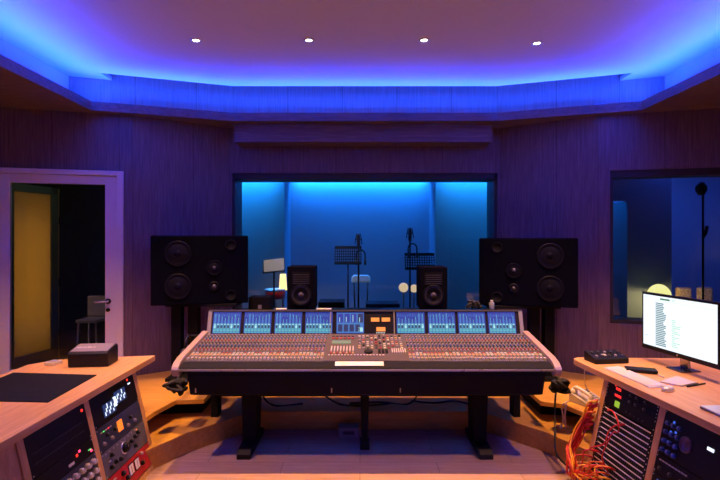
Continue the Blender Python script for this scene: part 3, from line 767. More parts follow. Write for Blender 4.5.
# right near bays
t, w, h = unit(MR, uA1, uB1, .50, VH-.006, 'blue_lit_unit', 'black rack unit with rows of blue knobs and one bright white light', 'rack unit', M_BLACK)
for i in range(3):
    for j in range(4): uk(t, .04+i*.045, .03+j*.052, .014, M_KBLUE, .02)
for x, z in ((.075, .20), (.065, .14), (.10, .15), (.06, .08)): ub(t, x, x+.012, z, z+.012, L_BLUE, 'indicator')
ub(t, .33, .37, .155, .172, L_WHITE, 'display', .005)
t2 = MB(); t2.lathe([(.045, 0), (.045, .006), (.035, .010), (.03, .004)], mat('dial_purple_black', (.09, .04, .09), .4), 24, (.19, 0, .12), (0, -1, 0)); t2.build('dial', parent=t)
t, w, h = unit(MR, uA1, uB1, .385, .497, 'strip_rack_unit', 'black rack unit with a pale text strip across its left half', 'rack unit', M_BLACK)
for i in range(9): ub(t, .03+i*.024, .048+i*.024, .078, .086, M_KLIGHT, 'legend_mark', .003)
for i in range(5): uk(t, .05+i*.08, .035, .012, M_DGREY, .016)
t, w, h = unit(MR, uA1, uB1, .21, .382, 'equaliser_unit', 'black rack unit scattered with small red, amber and white lights', 'rack unit', M_BLACK)
for i in range(30):
    x = .03+rr.random()*.38; z = .02+rr.random()*.13
    ub(t, x, x+.010, z, z+.010, rr.choice((L_RED, L_AMBER, M_KLIGHT, L_GREEN, L_BLUE, M_KLIGHT, M_SILV)), 'indicator')
for i in range(6): uk(t, .05+i*.07, .10+.03*(i % 2), .011, M_KLIGHT if i % 3 else M_KBLUE, .016)
t, w, h = unit(MR, uA1, uB1, .05, .207, 'knob_rack_unit', 'black rack unit with small pale knobs, lowest beside the scattered lights', 'rack unit', M_BLACK)
for i in range(9):
    for j in range(2): uk(t, .04+i*.05, .115-j*.05, .012, M_KLIGHT, .016)
t, w, h = unit(MR, PR[2], PR[3], .05, VH-.006, 'blank_rack_unit', 'plain black rack panel at the right edge of the picture under the desk', 'rack unit', M_BLACK)

# ================================================================== things on the left desk
def d_at(px, py, z=DZ):
    Y = 480*(CAMZ-z)/(py-240); return ((px-360)*Y/480, Y)
pts = [d_at(13, 372.7), d_at(96, 375.5), d_at(48, 402.7), (-2.12, 2.86)]
pts = [(-2.50, 3.46), (-1.865, 3.40), (-1.84, 2.83), (-2.47, 2.87)]
tag(MB().prism(pts[::-1], DZ, DZ+.006, mat('desk_mat_black', (.010, .010, .012), .8, spec=.15)).build('desk_mat', bevel=.002), 'black rectangular desk mat lying on the left desk', 'desk mat')
rc = empty('reverb_remote', 'black box with a silver sloping top on the left desk corner', 'audio device', (-2.06, 3.71, DZ), math.radians(6))
MB().prism([(-.09, .0), (-.10, .10), (-.085, .118), (.08, .142), (.10, .125), (.10, 0)], -.145, .145, M_BLACK, 'x').build('housing', parent=rc, bevel=.006)
MB().prism([(-.088, .117), (-.087, .122), (.075, .146), (.080, .142)], -.132, .135, mat('silver_pink_top', (.34, .30, .33), .35, .3), 'x').build('top_plate', parent=rc, bevel=.003)
g = MB()
TT = Matrix.Translation((0, -.07, .1245)) @ Matrix.Rotation(math.atan2(.024, .162), 4, 'X')
for i, (ww, hh) in enumerate(((.02, .012), (.012, .02), (.018, .012), (.012, .012), (.02, .016), (.012, .012), (.016, .012))): g.box(-.115+i*.02, -.115+i*.02+ww*.8, .055, .055+hh, .0, .002, M_PAPER, TT)
g.build('lettering', parent=rc)
wb = empty('power_adapter', 'small pale grey box lying beside the black box on the left desk', 'small box', (*d_at(54, 364.5), DZ), math.radians(-12))
MB().box(-.045, .045, -.05, .04, 0, .028, M_ALU).build('case', parent=wb, bevel=.006); MB().box(-.03, .03, -.03, .02, .028, .0295, M_KGREY).build('top_plate', parent=wb)

# ================================================================== things on the right desk
# monitor
M_ALU2 = mat('stand_aluminium', (.35, .33, .36), .25, .9)
pL, pR = Vector((2.277, 3.876, 0)), Vector((2.385, 3.180, 0))
W = (pR-pL).length; u = (pR-pL).normalized(); w_ = u.cross(Vector((0, 0, 1)))    # towards its viewer
mid = (pL+pR)/2
MM = Matrix(((u.x, -w_.x, 0, mid.x), (u.y, -w_.y, 0, mid.y), (0, 0, 1, DZ), (0, 0, 0, 1)))
mo = empty('computer_monitor', 'large flat monitor showing a bright white window, on the right desk', 'monitor', M=MM)
z0, z1 = .886-DZ, 1.335-DZ
MB().box(-W/2, W/2, -.0, .028, z0, z1, M_BLACK).build('bezel', parent=mo, bevel=.005)
MB().prism([(.028, z0+.02), (.028, z1-.02), (.045, z1-.06), (.05, z0+.06)], -W/2+.03, W/2-.03, M_ALU, 'x').build('back_shell', parent=mo)
scn = MB().box(-W/2+.018, W/2-.018, -.002, 0, z0+.035, z1-.018, L_SCREEN).build('screen', parent=mo)
sx0, sz1 = -W/2+.018, z1-.018; sw, sh = W-.036, (z1-.018)-(z0+.035)
g = MB()
def sq(a0, a1, b0, b1, m): g.box(sx0+a0*sw, sx0+a1*sw, -.0032, -.002, sz1-b1*sh, sz1-b0*sh, m)
sq(.02, .07, .03, .045, L_STXT2); sq(.26, .40, .035, .065, L_SDKG); sq(.43, .47, .04, .06, L_SGRN); sq(.19, .99, .088, .093, L_STXT2)
rr2 = random.Random(4)
for i in range(24):
    b0 = .13+i*.035
    sq(.20, .215+.14*(.6+.4*rr2.random()), b0, b0+.022, L_STEXT); 
    if i % 2: sq(.19, .20, b0, b0+.02, L_STXT2)
    if 8 <= i <= 22: sq(.43, .46+.10*rr2.random(), b0, b0+.016, L_SGRN)
sq(.03, .08, .80, .82, L_STXT2); sq(.19, .194, .09, .98, L_STXT2)
g.build('screen_content', parent=scn)
MB().lathe([(.007, 0), (.007, .001)], M_SILV, 16, (0, 0, z0+.017), (0, -1, 0)).build('logo_dot', parent=mo)
MB().prism([(.03, z0+.16), (.05, z0+.17), (.085, .012), (.06, .012)], -.035, .035, M_ALU2, 'x').build('stand_neck', parent=mo, bevel=.002)
MB().box(-.075, .075, -.03, .13, 0, .010, M_ALU2).build('stand_foot', parent=mo, bevel=.004)
# controller
ct = empty('remote_controller', 'black wedge-shaped controller with knobs, at the far corner of the right desk', 'audio device', (1.945, 3.79, DZ), math.radians(8))
MB().prism([(-.075, 0), (-.075, .04), (.07, .078), (.08, .07), (.08, 0)], -.14, .14, M_BLACK, 'x').build('housing', parent=ct, bevel=.005)
TT = Matrix.Translation((0, -.075, .04)) @ Matrix.Rotation(math.atan2(.038, .145), 4, 'X')
for i in range(5):
    for j in range(2): k = MB().lathe([(.011, 0), (.011, .010), (.008, .013)], M_DGREY if (i+j) % 3 else M_KGREY, 12, T=TT @ Matrix.Translation((-.11+i*.054, .04+j*.06, 0))).build('knob', parent=ct)
MB().box(-.05, -.015, .05, .075, 0, .004, M_KLIGHT, TT).build('lit_button', parent=ct)
# keyboard
ka = Vector((*d_at(603, 368.2), DZ)); kb = Vector((*d_at(650, 388.3), DZ)); du = kb-ka
kd = empty('computer_keyboard', 'slim white computer keyboard on the right desk', 'keyboard', tuple(ka), math.atan2(du.y, du.x)); KL = du.length
MB().prism([(0, 0), (0, .006), (.125, .014), (.125, 0)], 0, KL, M_ALU, 'x').build('case', parent=kd, bevel=.002)
TT = Matrix.Translation((0, 0, .006)) @ Matrix.Rotation(math.atan2(.008, .125), 4, 'X')
g = MB(); nk = 20
for r_ in range(5):
    for i in range(nk):
        a0 = .012+i*(KL-.024)/nk; g.box(a0, a0+(KL-.024)/nk-.003, .010+r_*.0225, .028+r_*.0225, 0, .003, M_PAPER, TT)
o = g.build('keys', parent=kd); o['kind'] = 'stuff'
# black drive box
X, Y = d_at(641, 372)
bx = empty('external_drive', 'small flat black box on the right desk behind the keyboard', 'small box', (X, Y, DZ), math.radians(-20))
MB().box(-.10, .10, -.045, .045, .003, .026, M_BLACK).build('case', parent=bx, bevel=.004)
for x in (-.08, .08): MB().box(x-.008, x+.008, -.035, .035, 0, .003, M_RUB).build('rubber_foot', parent=bx)
# mouse
X, Y = d_at(668, 391)
ms = MB(); seg = 20; pf = [(1, .0), (1.0, .010), (.93, .022), (.75, .032), (.45, .038), (.001, .040)]
ms.lathe([(r*.05, z) for r, z in pf], M_ALU, 28, T=Matrix.Translation((X, Y, DZ)) @ Matrix.Rotation(.5, 4, 'Z') @ Matrix.Diagonal((1, .62, .85, 1)))
tag(ms.build('computer_mouse', org=(X, Y, DZ)), 'rounded white computer mouse on the right desk near its edge', 'mouse')
# notebook, pens
q = [d_at(660, 382.6), d_at(681, 386.8), d_at(696, 383.6), d_at(677, 376.8)]
nb = empty('notebook', 'pale grey notebook with a black spine lying between keyboard and monitor', 'notebook', (*q[0], DZ))
MB().prism(q, DZ+.001, DZ+.009, mat('notebook_pages', (.6, .56, .6), .6)).build('pages', parent=nb, world=True)
MB().prism([(x, y) for x, y in (q[1], (q[2][0]+.01, q[2][1]-.01), (q[2][0]+.03, q[2][1]+.02), (q[1][0]+.0, q[1][1]+.02))], DZ, DZ+.001, M_BLACK).build('cover', parent=nb, world=True)
tag(MB().tube([(q[1][0]+.03, q[1][1]-.015, DZ+.006), (q[2][0]+.05, q[2][1]-.015, DZ+.006)], .005, M_BLACK, 8).build('pen'), 'black pen lying at the near edge of the pale notebook', 'pen')
a0 = d_at(664, 378)
tag(MB().tube([(a0[0], a0[1], DZ+.005), (a0[0]+.01, a0[1]+.16, DZ+.005)], .005, M_ALU, 8).build('pen'), 'white pen lying beside the pale notebook towards the drive box', 'pen')
# silver laptop at the edge
lp = empty('laptop', 'closed flat silver laptop at the right edge of the right desk', 'laptop', (1.935, 2.735, DZ), math.radians(4))
MB().box(0, .33, -.235, 0, .002, .012, mat('laptop_side', (.3, .29, .32), .4, .6)).build('base', parent=lp, bevel=.003); MB().box(0, .33, -.235, 0, .0125, .018, M_ALU).build('lid', parent=lp, bevel=.003)
MB().box(.03, .30, -.03, -.015, 0, .002, M_RUB).build('rubber_foot', parent=lp)

# ================================================================== telephone and leads at the right
ph = empty('desk_telephone', 'cream desk telephone with its handset on, on the oak shelf beside the right desk', 'telephone', (1.965, 4.15, .34), math.radians(24)); ph.scale = (1.04,)*3
MB().prism([(-.10, 0), (-.10, .03), (.10, .08), (.10, 0)], -.10, .11, mat('phone_body_grey', (.50, .46, .42), .45), 'x').build('base', parent=ph, bevel=.006)
TT = Matrix.Translation((0, -.10, .03)) @ Matrix.Rotation(math.atan2(.05, .2), 4, 'X')
g = MB()
for i in range(3):
    for j in range(4): g.box(.01+i*.026, .028+i*.026, .03+j*.03, .048+j*.03, 0, .005, M_GREY, TT)
g.build('keypad', parent=ph); MB().box(.005, .09, .155, .19, 0, .004, M_DGREY, TT).build('display', parent=ph)
hs = MB(); hs.tube([(-.065, .015, .032), (-.066, .03, .055), (-.067, .10, .062), (-.066, .17, .055), (-.065, .19, .030)], .014, M_CREAM, 10, TT)
hs.lathe([(.026, 0), (.028, .012), (.02, .03)], M_CREAM, 16, (-.065, .015, .004), T=TT); hs.lathe([(.026, 0), (.028, .012), (.02, .03)], M_CREAM, 16, (-.065, .185, .004), T=TT)
hs.build('handset', parent=ph)
def coil(a_, b_, sag, r, turns, rad):
    P = []; n = turns*8; a_ = Vector(a_); b_ = Vector(b_)
    for i in range(n+1):
        t = i/n; p = a_.lerp(b_, t)+Vector((0, 0, -sag*4*t*(1-t))); P.append(p+Vector((rad*math.cos(i*PI/4), rad*math.sin(i*PI/4), 0)))
    return MB().tube(P, r, M_CREAM, 5, sub=1)
A_ = at(562, 405, 4.10); B_ = at(566, 401, 4.14)
o = MB().tube([at(569, 401, 4.08), at(562, 406, 4.06), at(563, 420, 4.03), at(558, 436, 4.02), at(561, 440, 4.02), at(566, 437, 4.02), at(565, 418, 4.05), at(566, 404, 4.08)], .007, M_CREAM, 6)
tag(o.build('telephone_cord'), 'cream telephone cord hanging in a loop over the oak shelf edge', 'cord')
tag(MB().tube([at(556, 392, 4.10), at(555, 405, 4.02), at(555, 432, 3.86), at(556, 452, 3.72), at(563, 462, 3.6), at(573, 470, 3.55), at(590, 478, 3.45)], .008, M_RUB, 6).build('power_cable'), 'black cable running from the console end down over the right step', 'cable')
tag(MB().tube([at(586, 362, 3.86), at(584.5, 372, 3.92), at(585, 384, 4.0), at(588, 390, 4.02)], .004, M_CREAM, 6).build('phone_lead'), 'thin pale lead hanging from the controller corner of the right desk', 'cable')
# cable hanks at the console ends
def hank(label, px, py, Y, seed, pts=7):
    r_ = random.Random(seed); c = Vector(at(px, py, Y)); P = []
    for i in range(46):
        a = i*.72; P.append(c+Vector((math.cos(a*1.3)*(.03+.06*r_.random()), (r_.random()-.5)*.12, math.sin(a)*(.02+.04*r_.random()))))
    P.append(c+Vector((0, .1, .09)))
    tag(MB().tube(P, .014, M_RUB, 6, sub=3).build('cable_hank'), label, 'cable')
hank('bundled black cable tied under the left end of the console', 177, 386, 4.0, 1)
hank('bundled black cable tied under the right end of the console', 560, 386, 4.0, 2)
# headphones on the left
hp = empty('headphones', 'black headphones hanging at the left end of the console', 'headphones', (-1.545, 4.32, .75))
MB().cyl((-1.44, 4.32, .89), (-1.56, 4.32, .89), .008, M_BLACK, 8).build('headphone_hook', parent=con, world=True)
for y in (-.06, .06): MB().lathe([(.045, 0), (.048, .02), (.03, .03)], M_DGREY, 20, (-.0, y, 0), (.3, -1 if y < 0 else 1, 0)).build('ear_cup', parent=hp)
MB().tube([(0, -.075, .02), (0, -.07, .10), (0, 0, .14), (0, .07, .10), (0, .075, .02)], .010, M_BLACK, 8).build('headband', parent=hp)
# patch cables -------------------------------------------------------------------
M_CR = mat('patch_cable_red', (.62, .02, .02), .4); M_CO = mat('patch_cable_orange', (.85, .16, .02), .4); M_CY = mat('patch_cable_yellow', (.9, .42, .02), .4)
def face(u, v, n): return MR @ Vector((u, -n, v))
def patch_cable(P, m, label, group=None):
    o = MB(); o.tube(P, .0052, m, 6)
    for a_, b_ in ((P[0], P[1]), (P[-1], P[-2])):
        d = (Vector(b_)-Vector(a_)).normalized(); o.cyl(Vector(a_), Vector(a_)+d*.04, .0075, m, 8)
    tag(o.build('patch_cable'), label, 'cable', group)
patch_cable([face(.13, .575, .0), face(.17, .575, .04), face(.26, .60, .07), face(.35, .56, .08), face(.375, .50, .08), face(.31, .47, .07), face(.29, .38, .08), face(.26, .28, .07), face(.25, .19, 0.)], M_CR, 'red patch cable looping high across the patch bays')
patch_cable([face(.31, .54, .0), face(.30, .52, .05), face(.27, .46, .07), face(.28, .38, .09), face(.19, .32, .09), face(.10, .27, .06), face(.07, .25, .0)], M_CR, 'red patch cable running slantwise down to the left over the patch bays')
rg = random.Random(21)
for i in range(22):
    m = (M_CR, M_CR, M_CO, M_CR, M_CY)[i % 5]
    cn = {M_CR: 'red', M_CO: 'orange', M_CY: 'yellow'}[m]
    u0 = -.012-rg.random()*.045; top_v = .60-rg.random()*.25
    off = .02+rg.random()*.07
    P = [face(u0+.03, top_v, .012), face(u0, top_v-.03, off*.8), face(u0-.02*rg.random(), top_v-.14, off), face(u0-.01-rg.random()*.03, top_v-.25, off+.02), face(u0-.05*rg.random(), .16+rg.random()*.05, off+.04), face(u0+.05+rg.random()*.05, .06+rg.random()*.06, off+.05), face(u0+.02, .02+.01*i/22, off+.02)]
    patch_cable(P, m, '%s patch cable hanging in the bundle beside the right desk rack' % cn, '%s patch cables hanging in the bundle' % cn)
for i in range(18):
    m = (M_CO, M_CR, M_CY)[i % 3]; cn = {M_CR: 'red', M_CO: 'orange', M_CY: 'yellow'}[m]
    u1 = .06+rg.random()*.28; v1_ = .09+rg.random()*.19
    P = [face(u1, v1_, 0), face(u1+.005, v1_+.01, .05), face(u1-.03, v1_-.02, .09+rg.random()*.03), face(u1-.08*rg.random(), v1_-.09, .10), face(.02+rg.random()*.1, .05+rg.random()*.04, .09+.04*rg.random()), face(-.03+rg.random()*.06, .02+.01*rg.random(), .07)]
    patch_cable(P, m, 'short %s patch cable plugged low into the patch bays' % cn, 'short %s patch cables plugged low' % cn)

# ================================================================== under and behind the console
for i, (P, lb) in enumerate((
    ([(-.42, 4.40, .60), (-.38, 4.5, .35), (-.2, 4.6, .18), (.05, 4.55, .18), (.3, 4.62, .18)], 'black cable trailing from the console onto the step, left of the middle leg'),
    ([(.62, 4.40, .60), (.55, 4.5, .32), (.45, 4.6, .177), (.2, 4.66, .177), (-.1, 4.62, .177)], 'black cable trailing from the console onto the step, right of the middle leg'),
    ([(.50, 4.70, .177), (.72, 4.64, .177), (.92, 4.70, .177), (1.05, 4.60, .177)], 'black cable lying on the lit part of the step behind the console, right side'),
    ([(-.95, 4.38, .60), (-.9, 4.46, .30), (-.8, 4.56, .177), (-.55, 4.62, .177)], 'black cable trailing onto the step beside the left console leg'))):
    tag(MB().tube(P, .009, M_RUB, 6).build('floor_cable'), lb, 'cable', 'cables under the console')
pb = empty('power_box', 'small grey box standing on the floor under the console near the middle leg', 'small box', (-.10, 4.30, 0))
MB().box(-.09, .09, -.06, .06, 0, .09, M_GREY).build('case', parent=pb, bevel=.004); MB().box(-.05, .05, -.062, -.06, .03, .06, M_DGREY).build('socket_panel', parent=pb)
# items on the bridge
BZ = 1.09
def thin(label, px0, px1, Y=4.50):
    x0 = at(px0, 309, Y)[0]; x1 = at(px1, 309, Y)[0]
    return tag(MB().box(x0, x1, Y, Y+.045, 1.098, 1.104, M_PAPER).build('pale_strip', bevel=0), label, 'paper', 'pale strips on the bridge')  # thin pale strip along the top of the bridge
thin('short narrow pale strip on the bridge left of the left small loudspeaker', 276, 286); 
thin('long narrow pale strip on the bridge right of the left small loudspeaker', 316.5, 331)
bt = empty('drink_bottle', 'small pale grey plastic bottle on the bridge before the right main loudspeaker', 'bottle', (at(492, 310, 4.52)[0], 4.53, 1.093))
MB().lathe([(.022, 0), (.024, .01), (.024, .065), (.012, .075)], mat('pale_bottle', (.22, .24, .30), .4), 18).build('body', parent=bt); MB().lathe([(.014, .075), (.014, .09)], M_ALU, 14).build('cap', parent=bt)
# dark rack of gear on a stand behind the console, left, and cable pile right
gs = empty('equipment_box', 'dark equipment box with a small pale mark, behind the console bridge', 'audio device', (at(259, 300, 4.9)[0], 4.95, 0.94))
MB().box(-.12, .10, 0, .2, 0, .22, M_BLACKM).build('case', parent=gs, bevel=.004); MB().box(-.02, .015, -.003, 0, .10, .14, M_GREY).build('label_plate', parent=gs)
gst = empty('equipment_stand', 'dark stand holding the equipment box behind the console', 'stand', (at(259, 300, 4.9)[0], 5.05, .168))
MB().cyl((0, 0, .02), (0, 0, .755), .025, M_BLACKM).build('pole', parent=gst); MB().box(-.15, .15, -.1, .12, .755, .772, M_BLACKM).build('top_plate', parent=gst); MB().box(-.17, .17, -.15, .15, 0, .02, M_BLACKM).build('base_plate', parent=gst)
P = []; rq = random.Random(9); c = Vector(at(474, 304, 4.56))
for i in range(34): P.append(Vector((c.x+math.cos(i*.9)*.09*rq.random(), 4.56+math.sin(i*1.3)*.03, 1.105+.07*rq.random())))
tag(MB().tube(P, .010, M_RUB, 6).build('cable_coil'), 'heap of black cable on the bridge before the right main loudspeaker', 'cable')

# ================================================================== live room
def tripod(t, h, spread=.28, z=0):
    MB().cyl((0, 0, .12), (0, 0, h), .012, M_BLACK).build('pole', parent=t)
    for k in range(3):
        a = k*2*PI/3+.5
        MB().tube([(0, 0, .35), (math.cos(a)*spread*.5, math.sin(a)*spread*.5, .18), (math.cos(a)*spread, math.sin(a)*spread, .012)], .010, M_BLACK, 6, sub=1).build('leg', parent=t)
def music_stand(label, pxc, pyt, pyb, wpx, Y, sheet=False, tilt=15, roll=0):
    xc, _, zt = at(pxc, pyt, Y); zb = at(pxc, pyb, Y)[2]; wd = wpx*Y/480; hh = zt-zb
    t = empty('music_stand', label, 'music stand', (xc, Y, .015), 0, 'music stands in the live room')
    tripod(t, zb-.015+.02)
    T = Matrix.Translation((0, 0, zb-.015)) @ Matrix.Rotation(math.radians(roll), 4, 'Y') @ Matrix.Rotation(math.radians(-tilt), 4, 'X')
    g = MB(); g.box(-wd/2, wd/2, -.05, .0, 0, .006, M_BLACK, T)
    g.box(-wd/2, wd/2, 0, .004, 0, .03, M_BLACK, T); g.box(-wd/2, wd/2, 0, .004, hh-.03, hh, M_BLACK, T)
    nx = 12
    for i in range(nx+1): x = -wd/2+i*(wd-.012)/nx; g.box(x, x+.012, 0, .004, 0, hh, M_BLACK, T)
    for j in range(1, 7): g.box(-wd/2, wd/2, 0, .004, j*hh/7-.006, j*hh/7+.006, M_BLACK, T)
    g.build('perforated_desk', parent=t)
    if sheet:
        tag(MB().box(-wd*.45, wd*.48, -.012, -.004, .01, hh*1.02, M_PAPER, T).build('sheet_music', org=None), 'pale sheet of paper tilted on the left music stand', 'paper').location = (xc, Y, .015)
    return t
music_stand('black perforated music stand with the white chair behind it in the live room', 348, 245.5, 264.5, 27, 6.9)
music_stand('black perforated music stand in the live room behind the right small loudspeaker', 420, 252.5, 270, 30, 7.0)
music_stand('music stand holding a pale sheet of paper, seen left of the left small loudspeaker', 274, 259, 272.5, 22, 6.6, True, 20, -6)
def mic_stand(label, px, pyt, Y, phones=True, h=None):
    xc, _, zt = at(px, pyt, Y)
    t = empty('microphone_stand', label, 'microphone stand', (xc, Y, .015), 0, 'microphone stands')
    tripod(t, zt-.03, .33)
    MB().lathe([(.02, 0), (.024, .03), (.024, .13), (.018, .17), (.001, .19)], M_DGREY, 16, (0, 0, zt-.17)).build('microphone', parent=t)
    for x in (-.05, .05): MB().cyl((x, 0, zt-.13), (x*.5, 0, zt+.02), .006, M_BLACK).build('shock_mount', parent=t)
    MB().cyl((-.05, 0, zt-.06), (.05, 0, zt-.06), .006, M_BLACK).build('clamp', parent=t)
    if phones:
        q = empty('headphones', label.replace('microphone stand in the live room', 'headphones hung on the microphone stand'), 'headphones', (xc+.03, Y-.05, zt-.26))
        MB().tube([(-.06, 0, -.08), (-.055, 0, .03), (0, 0, .07), (.055, 0, .03), (.06, 0, -.08)], .010, M_BLACK, 6).build('headband', parent=q)
        for x in (-.06, .06): MB().lathe([(.035, -.015), (.038, 0), (.03, .018)], M_DGREY, 16, (x, 0, -.10), (1, 0, 0)).build('ear_cup', parent=q)
mic_stand('black microphone stand in the live room, before the middle music stand', 358.5, 236, 6.6)
mic_stand('black microphone stand in the live room, before the right music stand', 410, 230, 6.7)
def chair(label, pxc, pyt, pyb, wpx, Y, m):
    xc, _, zt = at(pxc, pyt, Y); zb = at(pxc, pyb, Y)[2]; wd = wpx*Y/480; sz = min(.46, zb-.06)
    t = empty('shell_chair', label, 'chair', (xc, Y, .015), 0, 'pale chairs in the live room')
    g = MB(); n = 8
    vs = []; fs = []
    for j in range(5):
        for i in range(n+1):
            a = (i/n-.5)*1.3; zz = zb+(zt-zb)*j/4; sq_ = 1-.10*(j/4)**3
            vs.append((math.sin(a)/math.sin(.65)*wd/2*sq_, .20+.10*math.cos(a)+.04*j/4, zz-.015-(.02 if (j == 4 and i in (0, n)) else 0)))
    for j in range(4):
        for i in range(n): fs.append((j*(n+1)+i, j*(n+1)+i+1, (j+1)*(n+1)+i+1, (j+1)*(n+1)+i))
    g.add(vs, fs, m, True); o = g.build('backrest', parent=t); s_ = o.modifiers.new('solid', 'SOLIDIFY'); s_.thickness = .012
    MB().prism([(-wd*.45, -.2), (wd*.45, -.2), (wd*.48, .1), (wd*.35, .25), (-wd*.35, .25), (-wd*.48, .1)], sz-.03, sz, m).build('seat', parent=t, bevel=.01)
    for x in (-1, 1):
        MB().tube([(x*wd*.3, .24, sz-.02), (x*wd*.36, .30, zb+.02)], .012, M_BLACK, 6, sub=1).build('back_post', parent=t)
        for y in (-.16, .2): MB().cyl((x*wd*.3, y*.8, sz-.03), (x*wd*.42, y*1.1, 0), .011, M_BLACK, 8).build('leg', parent=t)
    return t
chair('white shell chair in the live room behind the middle music stand', 361, 276.5, 284.5, 20, 7.6, mat('chair_white', (.8, .75, .62), .5))
# drum: cream/brown cymbals lit by the lamp behind the left speaker
lampm = led('table_lamp_shade_glow', (1, .66, .22), 2.2)
def table_lamp(label, px, pyt, pyb, wpx, Y, e, tb, floorz=.015, m=lampm, dome=False):
    xc, _, zt = at(px, pyt, Y); zb = at(px, pyb, Y)[2]; r = wpx/2*Y/480
    t = empty('floor_lamp', label, 'lamp', (xc, Y, floorz))
    MB().lathe([(r*.75, zt-floorz), (r, zb-floorz)] if not dome else [(r*math.cos(k*.19), (zb-floorz)+(zt-zb)*math.sin(k*.19)) for k in range(9)][::-1], m, 20).build('lamp_shade', parent=t)
    MB().cyl((0, 0, .02), (0, 0, zb-floorz+.01), .012, M_DGREY).build('pole', parent=t); MB().lathe([(.13, 0), (.13, .015), (.02, .03)], M_DGREY, 20).build('base', parent=t)
    l = bpy.data.lights.new('lamp_bulb', 'POINT'); l.energy = e; l.color = (1, .62, .25); l.shadow_soft_size = .05
    o = bpy.data.objects.new('lamp_bulb', l); COL.objects.link(o); o.parent = t; o.location = (0, -.02, (zb-floorz)-.06)
table_lamp('glowing amber floor lamp behind the left small loudspeaker in the live room', 283, 274, 290, 8, 7.3, 3, 0)
sn = empty('drum', 'small drum with a red shell and pale head beside the glowing lamp', 'drum', (at(275, 292, 7.25)[0], 7.25, .015))
hz = at(275, 289, 7.25)[2]-.015
MB().lathe([(.15, hz-.14), (.15, hz-.005)], M_RED, 28).build('shell', parent=sn); MB().lathe([(.155, hz-.02), (.158, hz-.005), (.15, hz)], M_SILV, 28).build('rim', parent=sn); MB().lathe([(.148, hz-.003), (.148, hz+.002)], M_PAPER, 28).build('drum_head', parent=sn)
for k in range(3):
    a = k*2*PI/3; MB().tube([(0, 0, hz-.2), (math.cos(a)*.25, math.sin(a)*.25, .01)], .010, M_SILV, 6, sub=1).build('leg', parent=sn)
MB().cyl((0, 0, hz-.45), (0, 0, hz-.13), .012, M_SILV).build('pole', parent=sn)
# lit cream bowls between the right stands
for i, (px, py, w2, lb) in enumerate(((403.5, 287.5, 9.5, 'round cream lamp globe beside the right music stand, the larger left one'), (414, 288.5, 8, 'round cream lamp globe beside the right music stand, the smaller right one'))):
    x, y, z = at(px, py, 6.9); r = w2/2*6.9/480
    t = empty('globe_lamp', lb, 'lamp', (x, y, .015))
    MB().lathe([(r*math.sin(a), z-.015-r*math.cos(a)) for a in [.15+k*.28 for k in range(11)]], led('globe_cream_glow', (1, .7, .42), .75), 20).build('globe', parent=t)
    MB().cyl((0, 0, .02), (0, 0, z-r-.005), .010, M_DGREY).build('pole', parent=t); MB().lathe([(.06, 0), (.06, .012), (.02, .02)], M_DGREY, 20).build('base', parent=t)
def case(label, px0, px1, py, Y):
    x0 = at(px0, py, Y)[0]; x1, _, z = at(px1, py, Y); w = (x1-x0)/2; z -= .015
    t = empty('equipment_case', label, 'equipment case', ((x0+x1)/2, Y, .015))
    MB().box(-w, w, 0, .35, .03, z, M_BLACK).build('case', parent=t, bevel=.01); MB().box(-w-.003, w+.003, -.003, .353, z*.6, z*.6+.012, M_DGREY).build('trim_band', parent=t)
    for sx in (-1, 1):
        for y in (.05, .30): MB().cyl((sx*(w-.06)-.01, y, .03), (sx*(w-.06)+.01, y, .03), .028, M_RUB, 12).build('wheel', parent=t)
    MB().tube([(-.07, 0, z*.8), (-.06, -.03, z*.8), (.06, -.03, z*.8), (.07, 0, z*.8)], .008, M_SILV, 6, sub=1).build('handle', parent=t)
case('black equipment case in the live room left of the middle music stand', 318, 344, 302, 6.15)
case('black equipment case in the live room between the two perforated music stands', 366, 400, 304, 6.15)
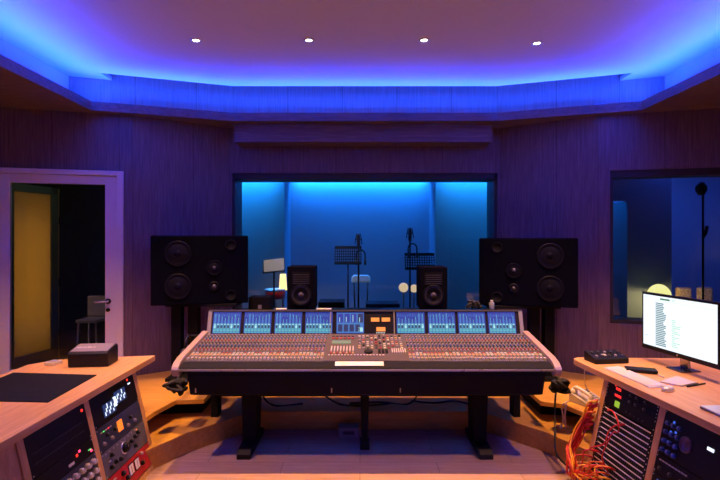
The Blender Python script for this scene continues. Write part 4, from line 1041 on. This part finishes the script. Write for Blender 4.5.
# booth ------------------------------------------------------------------------
table_lamp('bright lamp with a domed shade in the booth, just above the monitor', 659, 284, 297, 22, 6.2, 20, 0, dome=True, m=led('booth_lamp_glow', (.95, .85, .30), 1.2))
mic = empty('microphone_stand', 'tall dark microphone stand in the booth behind the right-hand window', 'microphone stand', (at(703, 200, 5.6)[0], 5.6, 0), 0)
zt = at(703, 190, 5.6)[2]
tripod(mic, zt); MB().lathe([(.03, 0), (.06, .05), (.06, .10), (.03, .15)], M_BLACK, 16, (-.02, 0, zt-.06)).build('microphone', parent=mic)
MB().tube([(0, 0, zt-.55), (.03, 0, zt-.5), (.05, 0, zt-.42)], .02, M_DGREY, 8).build('clamp', parent=mic)
for i, (px, lb) in enumerate(((692, 'pale patterned armchair in the booth, left one above the monitor'), (710, 'pale patterned armchair in the booth, right one above the monitor'))):
    x, _, z = at(px, 288, 6.4)
    t = empty('armchair', lb, 'chair', (x+.05*i, 6.45, 0), 0, 'armchairs in the booth')
    mf = MATS.get('armchair_fabric') or wood('armchair_fabric', (.35, .22, .12), (.75, .6, .4), (12, 12, 12), .8)
    MB().box(-.10, .10, .08, .16, .36, z, mf).build('backrest', parent=t, bevel=.03); MB().box(-.10, .10, -.2, .12, .30, .42, mf).build('seat', parent=t, bevel=.03)
    for sx in (-.08, .08):
        for sy in (-.17, .10): MB().cyl((sx, sy, .30), (sx, sy, 0), .012, M_DGREY, 8).build('leg', parent=t)
# bar stool in the vestibule
xs, _, zt = at(92.5, 297, 6.2); zb = at(93, 319, 6.2)[2]
t = empty('bar_stool', 'tall pale bar stool with a low back, seen through the glass door', 'stool', (xs, 6.2, 0))
mw = mat('stool_white', (.75, .72, .66), .5)
MB().box(-.135, .135, .12, .15, zb+.02, zt, mw).build('backrest', parent=t, bevel=.012); MB().box(-.135, .135, -.15, .15, zb-.03, zb+.01, mw).build('seat', parent=t, bevel=.01)
for sx in (-.11, .11):
    for sy in (-.12, .12): MB().cyl((sx, sy, zb-.03), (sx*1.2, sy*1.2, 0), .012, M_SILV, 8).build('leg', parent=t)
l = bpy.data.lights.new('vestibule_glow', 'POINT'); l.energy = 3; l.color = (1, .8, .5); l.shadow_soft_size = .1
o = bpy.data.objects.new('vestibule_glow', l); COL.objects.link(o); o.location = (-3.2, 5.6, 2.6)
# ------------------------------------------------------------------ camera and view
cam = bpy.data.cameras.new('camera'); cam.sensor_width = 36; cam.lens = 24; cam.clip_end = 60
co = bpy.data.objects.new('camera', cam); COL.objects.link(co); co.location = (0, 0, CAMZ); co.rotation_euler = (PI/2, 0, 0)
sc.camera = co
w = bpy.data.worlds.new('world'); sc.world = w; w.use_nodes = True
w.node_tree.nodes['Background'].inputs[0].default_value = (.02, .02, .06, 1); w.node_tree.nodes['Background'].inputs[1].default_value = .05
sc.view_settings.view_transform = 'Standard'; sc.view_settings.look = 'None'; sc.view_settings.gamma = 1; sc.view_settings.exposure = 0
sc.view_settings.use_curve_mapping = False
sc.cycles.use_denoising = True; sc.cycles.denoiser = 'OPENIMAGEDENOISE'
sc.cycles.max_bounces = 8; sc.cycles.transparent_max_bounces = 12; sc.cycles.sample_clamp_indirect = 6
